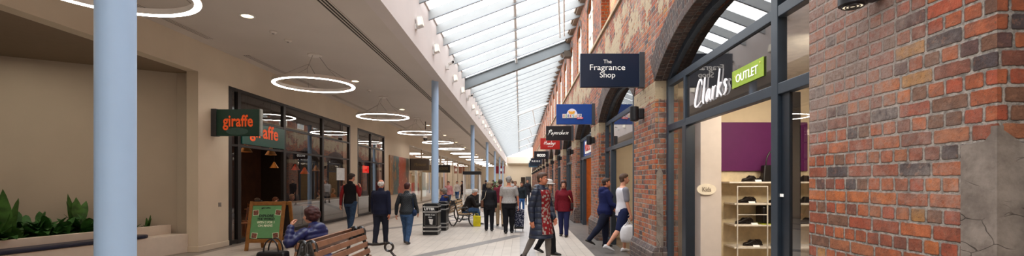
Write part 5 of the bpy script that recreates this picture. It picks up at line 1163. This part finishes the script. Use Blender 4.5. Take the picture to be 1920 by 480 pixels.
# shopping trolley pulled by the grey-haired woman
x, y = .0-.02, 14.75; x = (973-VX)*14.6/F; g = thing('shopping_trolley','navy patterned wheeled shopping trolley beside the grey-haired woman','trolley',(x,y,0))
m = MB(); m.prism([(x-.15,y-.12,.16),(x+.15,y-.12,.16),(x+.17,y-.14,.70),(x-.13,y-.14,.74)],(0,.24,0)); m.build('bag', patterned('trolley_spots','c9ccd8','20253c',32,.32), g, bev=.02)
m = MB(); m.box(x-.15,x+.15,y-.125,y+.12,.10,.17); m.build('base', m_black, g)
for sx in (-.12,.12):
    m = MB(); m.cyl((x+sx-.015,y+.14,.06),(x+sx+.015,y+.14,.06),.06,n=20); m.build('wheel', m_black, g); m = MB(); m.cyl((x+sx,y-.1,.01),(x+sx,y-.1,.12),.01,n=6); m.build('leg', m_white, g)
m = MB(); m.tube([(x-.1,y+.13,.1),(x-.1,y+.13,.85),(x-.09,y+.1,.95),(x+.03,y+.1,.95),(x+.04,y+.13,.85),(x+.1,y+.13,.1)],.011,8); m.build('handle', m_steel, g, smooth=True)
# man sitting on the pale bench
w5 = person('grey-haired man in dark jacket and jeans sitting bent forward on the pale bench',878,16.75,1.72,-78,X=-1.93,seat=.46,lean=24,fat=1.06,pose=sit(tl=(-.08,1,-.05),tr=(.1,1,-.05),sl=(0,-.1,-1),sr=(0,.05,-1),ul=(-.12,.45,-1),fl=(.35,1,.15),ur=(.12,.45,-1),fr=(-.35,1,.15)),hair=('short','b0aaa4'),top=dict(mat=cloth('brown_black_jacket','1b1716'),hem=-.02,inf=.032),legs=(jeans2,),pitch=28,skin=m_skin2,vox=.014)
b_ = w5['W']((w5['AL'][2]+w5['AR'][2])*.5+V((0,.09,.02))); m = MB(); m.box(b_.x-.05,b_.x+.05,b_.y-.035,b_.y+.035,b_.z-.005,b_.z+.005); tag(m.build('mobile_phone', m_black, base=b_, bev=.003),'black mobile phone held by the man sitting on the pale bench','phone')
m = MB(); x, y = (894-VX)*16.5/F, 16.5; m.prism([(x-.13,y-.06,0.0),(x+.13,y-.06,0.0),(x+.14,y-.06,.36),(x-.12,y-.06,.38)],(0,.14,0)); g = thing('carrier_bag','bright yellow carrier bag on the floor beside the sitting man','bag',(x,y,0)); m.build('body', M('bag_yellow','c9b80c',.45,var=.2), g, bev=.012)
m = MB(); m.tube([(x-.06,y,.36),(x-.04,y,.44),(x+.04,y,.44),(x+.06,y,.36)],.008,6); m.build('handle', M('bag_yellow','c9b80c'), g)
# people on the bench behind the bins
person('person in blue coat with a brown fur hood sitting on the bench behind the bins',836,16.6,1.62,88,X=-2.66,sex='f',seat=.46,lean=6,pose=sit(),hair=('wavy','6a5c50'),top=dict(mat=cloth('royal_coat','1e2f66'),inf=.03,hem=-.03,hood=True,fur=M('fur_brown','6b4a30',.9,var=.4,scale=30)),legs=(jeans,),vox=.016)
person('grey-haired person in dark coat at the far end of the bench behind the bins',846,17.4,1.64,86,X=-2.70,sex='f',seat=.46,lean=8,pose=sit(),hair=('bob','7a7470'),top=dict(mat=cloth('charcoal_coat','24242a'),inf=.03,hem=-.03),legs=(navytr,),vox=.018)
# man in the long coat and the woman behind him
w12 = person('man in long navy padded coat open over a red and white jumper',1012,9.15,1.76,-124,X=.41,fat=1.0,face=True,yaw=10,pose=dict(tl=(0,.24,-1),sl=(0,.02,-1),tr=(0,-.28,-1),sr=(0,-.58,-1),ul=(-.15,.22,-1),fl=(.22,.55,-1),ur=(.22,-.25,-1),fr=(.02,.1,-1)),hair=('short','4a3428'),top=dict(mat=quilted('padded_navy','1a2133',.11),inf=.040,hem=-.245,flare=.15,collar=True,hood=True,name='coat',fur=M('fur_grey','5c5048',.9,var=.4,scale=30),open=(-.20,1.7,patterned('red_check','9a8c84','7a1a1e',17,.34))),legs=(greytr,'slim'),vox=.012,skin=m_skin2)
person('woman in pale flat cap and grey patterned top half hidden beyond the padded coat',1037,10.3,1.62,-120,X=.60,sex='f',fat=1.05,face=True,pose=walk(.42,True,.08),hair=('bob','6a5a4c'),top=dict(mat=patterned('grey_pattern_top','a59c94','57504e',34,.4),hem=-.03,inf=.02),legs=(blacktr,),vox=.014,yaw=-10)
cp = bpy.data.objects[[o.name for o in bpy.data.objects if o.name.startswith('person')][-1]]
def cap_on(ob, c, hx, lab):
    m = MB(); c = V(c); m.lathe([(.104,-.02),(.108,.02),(.10,.06),(.07,.085),(.02,.095)],c,24); m.ball(c+V((.06,-.08,-.012)),(.085,.075,.014),14,6); tag(m.build('flat_cap',cloth('cap_'+hx,hx),base=c,smooth=True),lab,'cap')
cap_on(None,(.60+.02,10.3-.015,1.62*.955),'c9c2bc','pale grey flat cap worn by the woman beyond the padded coat')
# women by the arches
w14 = person('smiling woman in dark red jumper and navy trousers walking towards the camera',1057,13.5,1.60,168,sex='f',fat=1.08,face=True,pose=walk(.18,False,.15),hair=('bob','3a1c16'),top=dict(mat=cloth('wine_jumper','66131f',.15,25,.4),hem=-.075,inf=.03,flare=.1,name='jumper'),legs=(cloth('indigo_trouser','23264a'),),vox=.013)
m = MB(); g = thing('shoulder_strap_bag','small dark bag on a beige strap carried by the woman in the red jumper','bag',w14['W'](w14['O']+V((-.235,.0,.05))))
b_ = V(g.location); m.box(b_.x-.04,b_.x+.04,b_.y-.09,b_.y+.09,b_.z-.1,b_.z+.07); m.build('body', M('bag_dark','2a1a16',.5), g, bev=.02); m = MB(); m.tube([b_+V((0,0,.07)),w14['W'](w14['O']+V((-.2,.13,.25))),w14['W'](w14['nb']+V((-.075,.06,-.03))),w14['W'](w14['nb']+V((-.08,-.03,.0))),w14['W'](w14['O']+V((-.2,-.14,.25))),b_+V((0,.02,.07))],.011,6); m.build('strap', M('strap_beige','b08a60',.6), g, smooth=True)
person('woman in navy fleece and dark trousers striding into the arched shop doorway',1136,11.35,1.66,-84,X=2.06,sex='f',fat=1.2,face=True,pose=dict(tl=(0,.08,-1),sl=(0,-.02,-1),tr=(0,-.42,-1),sr=(0,-.85,-1),ul=(-.15,.15,-1),fl=(.1,.9,-.6),ur=(.15,.3,-1),fr=(-.1,.9,-.5)),hair=('short','35221a'),top=dict(mat=cloth('navy_fleece','161c46',.12,20,.4),hem=-.055,inf=.032,hood=True),legs=(cloth('ink_trouser','171a2c'),),yaw=-6,vox=.013,skin=m_skin2)
w16 = person('young man in white T-shirt with grey sleeves carrying carrier bags into the shop',1170,10.5,1.76,-84,X=2.30,fat=1.05,face=True,pose=dict(tl=(0,.2,-1),sl=(0,-.05,-1),tr=(0,-.30,-1),sr=(0,-.75,-1),ul=(-.1,-.05,-1),fl=(-.02,.22,-1),ur=(.1,.1,-1),fr=(.05,.3,-1)),hair=('short','4a3222'),top=dict(mat=cloth('white_tee','c9c6cc',.04),sleeve='short',hem=-.06,inf=.018,flare=.05,collar=False,name='shirt'),legs=(cloth('navy_shorts','1d2444'),'shorts'),shoes='c8c4c4',vox=.012,curl=.75)
m = MB()
for J in (w16['AL'],w16['AR']): m.limb([J[0],J[0].lerp(J[1],.35),J[0].lerp(J[1],.72)],[.075,.070,.064],14)
w16['part']('sleeve',m,cloth('grey_sleeve','7d7b84',.06))
hw = w16['W'](w16['AR'][2]+V((0,.03,-.085))); mwb = M('bag_white','cfccce',.4,var=.08,bump=.5,bscale=14)
for i, (dx, dy, hgt, wd_) in enumerate(((-.09,-.05,.50,.19),(-.02,.05,.44,.17))):
    g = thing('carrier_bag', ('full white plastic carrier bag hanging from the young man\'s hand, the bulkier one','slimmer white plastic carrier bag hanging from the young man\'s hand')[i],'bag',hw+V((dx,dy,-hgt)),'white carrier bags')
    c = hw+V((dx,dy,0)); m = MB(); rings = []
    for t, k, e in ((1,.62,.6),(.97,.9,.9),(.8,1.0,1.0),(.55,.95,.9),(.35,.8,.7),(.25,.6,.4)):
        rings.append([c+V((wd_*k*math.cos(a)*(1+.06*math.sin(5*a+t*9)),.085*e*math.sin(a)*(1+.08*math.sin(4*a+t*7)),-hgt*t)) for a in [2*PI*j/20 for j in range(20)]])
    m.loft(rings); m.build('body', mwb, g, smooth=True, angle=80)
    m = MB()
    for sx in (-1,1): m.tube([c+V((sx*wd_*.5,0,-hgt*.27)),c+V((sx*.03,0,-.06)),c+V((0,0,.01))],[.035,.014,.008],8,squash=.4)
    m.build('handle', mwb, g, smooth=True)
# people further away
def far(lab, px, D, H, hd, sx, hair, tc, lc, **k): person(lab, px, D, H, hd, sex=sx, hair=hair, top=dict(mat=cloth('far_'+tc,tc),hem=-.04,inf=.022), legs=(cloth('far_'+lc,lc),'slim'), vox=.02, pose=walk(.25,int(px)%2 == 0), **{**dict(face=abs(hd) > 90), **k})
far('woman in black jacket with teal lining and blue jeans walking towards the camera',978,22.4,1.55,178,'f',('tail','4a3424'),'20262c','2f5a94',face=True)
far('person with light brown hair in tan jacket standing beyond the teal-lined jacket woman',966,26,1.60,176,'f',('bob','7a5a40'),'8a6a58','3a3a44')
far('man in dark coat walking far down the walk beneath the end wall',989,31,1.70,180,'m',('short','2a2220'),'23232a','2a2c36')
far('person in pale grey jumper far down the walk by the blue columns',961,34,1.62,0,'f',('bob','55443a'),'a8a4a4','33343c')
far('woman in pink top walking along the glass store front',841,27.5,1.58,170,'f',('tail','3a2a22'),'c98a8c','40506a')
far('woman in grey top and blue jeans walking along the glass store front',857,36,1.58,176,'f',('bob','5a4030'),'b8b0ac','2a4a7a')
far('person in dark clothes standing by the kiosk near the store front',867,38,1.60,90,'f',('short','2a2020'),'2a1c20','1c1c22')
far('person in black coat walking in the left walk behind the kiosk',911,33,1.66,10,'m',('short','241c1a'),'1e1e24','26262c')
far('man in burgundy jumper walking far off near the red shop fascia',925,40,1.68,5,'m',('short','3a2c26'),'5c2028','2a2c3a')
# diners in the restaurant
def dine(lab, px, D, hd, sx, hair, tc, seat=.5, z0=0): person(lab, px, D, 1.66, hd, sex=sx, hair=hair, top=dict(mat=cloth('din_'+tc,tc),hem=-.03,inf=.02), legs=(navytr,), vox=.02, seat=seat, lean=8, pose=sit())
dine('diner in white top seated at the restaurant window counter',603,20.9,80,'f',('short','6a5040'),'c9bfae',.30)
dine('diner in orange top seated behind the restaurant window',621,22.3,-100,'f',('bob','7a4a2c'),'a8582c',.36)
dine('fair-haired diner facing out behind the first restaurant window',544,18.3,-110,'f',('bob','a08060'),'5a4a48',.2)
dine('diner in grey top seated just inside the restaurant door',486,14.4,60,'m',('short','4a3a30'),'6a6a70',.2)
dine('diner in dark top facing out inside the restaurant door',513,14.4,-120,'f',('bob','6a3c24'),'2a2030',.22)
person('waiter in pale blue shirt standing behind the restaurant counter',612,21.5,1.74,60,top=dict(mat=cloth('din_shirt','8a9098'),hem=-.02,inf=.02),legs=(blacktr,),hair=('short','3a2a22'),vox=.02)
# furniture for the diners
def table(x, y, lab):
    g = thing('dining_table', lab, 'table', (x,y,0), 'restaurant tables'); m = MB(); m.box(x-.4,x+.4,y-.4,y+.4,.72,.75); m.build('table_top', M('rest_table','8a5a30',.4), g, bev=.008)
    m = MB(); m.cyl((x,y,.03),(x,y,.72),.035,n=12); m.build('pedestal', m_black, g, smooth=True); m = MB(); m.lathe([(.24,.0),(.24,.015),(.04,.04)],(x,y,0.01),20); m.build('base', m_black, g)
def chair(x, y, rz, lab, h=.45):
    g = thing('dining_chair', lab, 'chair', (0,0,0), 'restaurant chairs'); wdm = M('chair_wood','7a4420',.45)
    m = MB(); m.box(-.2,.2,-.2,.2,h-.03,h); m.build('seat', wdm, g, bev=.01)
    for sx in (-.18,.18):
        m = MB(); m.beam((sx,.18,0.01),(sx,.17,h-.03),.03,.03,(0,1,0)); m.build('leg', wdm, g); m = MB(); m.beam((sx,-.2,0.01),(sx,-.18,h-.03),.03,.03,(0,1,0)); m.build('leg', wdm, g)
        m = MB(); m.beam((sx,-.18,h-.03),(sx,-.24,h+.42),.03,.03,(0,1,0)); m.build('back_post', wdm, g)
    m = MB(); m.box(-.19,.19,-.235,-.215,h+.22,h+.40); m.build('backrest', wdm, g, bev=.006); g.location = (x,y,0); g.rotation_euler = (0,0,rz); return g
for (px, D, z, lab) in ((496,14.6,0,'square wooden table between the two diners inside the restaurant door'),(566,16.9,0,'square wooden table behind the first restaurant window')): table((px-VX)*D/F, D, lab)
for (px, D, rz, lab) in ((470,13.6,2.2,'empty wooden chair inside the restaurant door, closest to the cream pier'),(475,15.6,.6,'empty wooden chair behind the first table in the restaurant'),(455,12.9,2.6,'empty wooden chair behind the narrow restaurant side light')): chair((px-VX)*D/F, D, rz, lab)
# handbag on the bench
x, y = -3.02, 5.72; g = thing('handbag','black handbag with tall looped handles standing on the bench beside the curly-haired woman','handbag',(x,y,.46))
m = MB(); m.prism([(x-.20,y-.08,.46),(x+.20,y-.08,.46),(x+.17,y-.05,.74),(x-.17,y-.05,.74)],(0,.15,0)); m.build('body', M('bag_black','151112'), g, bev=.025)
for dy in (-.03,.08): m = MB(); m.tube([(x-.06+.09*(1-math.cos(PI*i/12))-.03,y+dy,.73+.16*math.sin(PI*i/12)) for i in range(13)],.009,8); m.build('handle', M('bag_black','151112'), g, smooth=True)
# ------------------------------------------------------------------ daylight and camera
w = bpy.data.worlds.new('sky'); bpy.context.scene.world = w; w.use_nodes = True; nt = w.node_tree; nt.nodes.clear()
out = nt.nodes.new('ShaderNodeOutputWorld'); bg = nt.nodes.new('ShaderNodeBackground'); tc = nt.nodes.new('ShaderNodeTexCoord'); sp = nt.nodes.new('ShaderNodeSeparateXYZ'); rp = nt.nodes.new('ShaderNodeValToRGB')
nt.links.new(tc.outputs['Generated'], sp.inputs[0]); nt.links.new(sp.outputs[2], rp.inputs[0]); nt.links.new(rp.outputs[0], bg.inputs[0]); nt.links.new(bg.outputs[0], out.inputs[0])
rp.color_ramp.elements[0].color = (.97,.98,1,1); rp.color_ramp.elements[1].color = (.95,.975,1,1)
bg.inputs[1].default_value = SKY
po = bpy.data.lights.new('sky_portal','AREA'); po.shape = 'RECTANGLE'; L = Y1-Y0; po.size = math.hypot(XW-XF,1.71); po.size_y = L; po.cycles.is_portal = True
o = bpy.data.objects.new('sky_portal', po); col.objects.link(o); o.location = ((XW+XF)/2,(Y0+Y1)/2,(roofz(XF)+roofz(XW))/2+.06); o.rotation_euler = (0,-math.atan(.378),0)
area('alcove_fill',(-8.7,5.6,4.0),2.2,6.5,80,(1,.9,.74))  # unseen fill added under the soffit to brighten the alcove
area('end_fill',(-.5,87.5,4.6),5,5,190,(1,.95,.88)); area('end_fill',(-8,88,4.4),6,4,60,(1,.8,.6))  # unseen fills added to lift the far end of the walk
sp_ = bpy.data.lights.new('upper_wall_spot','SPOT'); sp_.energy = 350; sp_.color = (1,.62,.32); sp_.spot_size = math.radians(60); sp_.spot_blend = .8; sp_.shadow_soft_size = .15
o = bpy.data.objects.new('upper_wall_spot', sp_); col.objects.link(o); o.location = (1.3,10.6,5.1); o.rotation_euler = (V((2.4,11.2,6.6))-V(o.location)).to_track_quat('-Z','Y').to_euler()
cam = bpy.data.cameras.new('camera'); cam.sensor_width = 36; cam.lens = 36*F/1920; cam.shift_x = -(VX-960)/1920; cam.shift_y = (VY-240)/1920; cam.clip_start = .05; cam.clip_end = 300
co = bpy.data.objects.new('camera', cam); col.objects.link(co); co.location = (0,0,CH); co.rotation_euler = (PI/2,0,0)
sc = bpy.context.scene; sc.camera = co
sc.view_settings.view_transform = 'Standard'; sc.view_settings.look = 'None'; sc.view_settings.exposure = EXPO; sc.view_settings.gamma = 1.0
sc.cycles.max_bounces = 10; sc.cycles.transparent_max_bounces = 16; sc.cycles.diffuse_bounces = 5; sc.cycles.glossy_bounces = 4; sc.cycles.sample_clamp_indirect = 6; sc.cycles.caustics_reflective = False
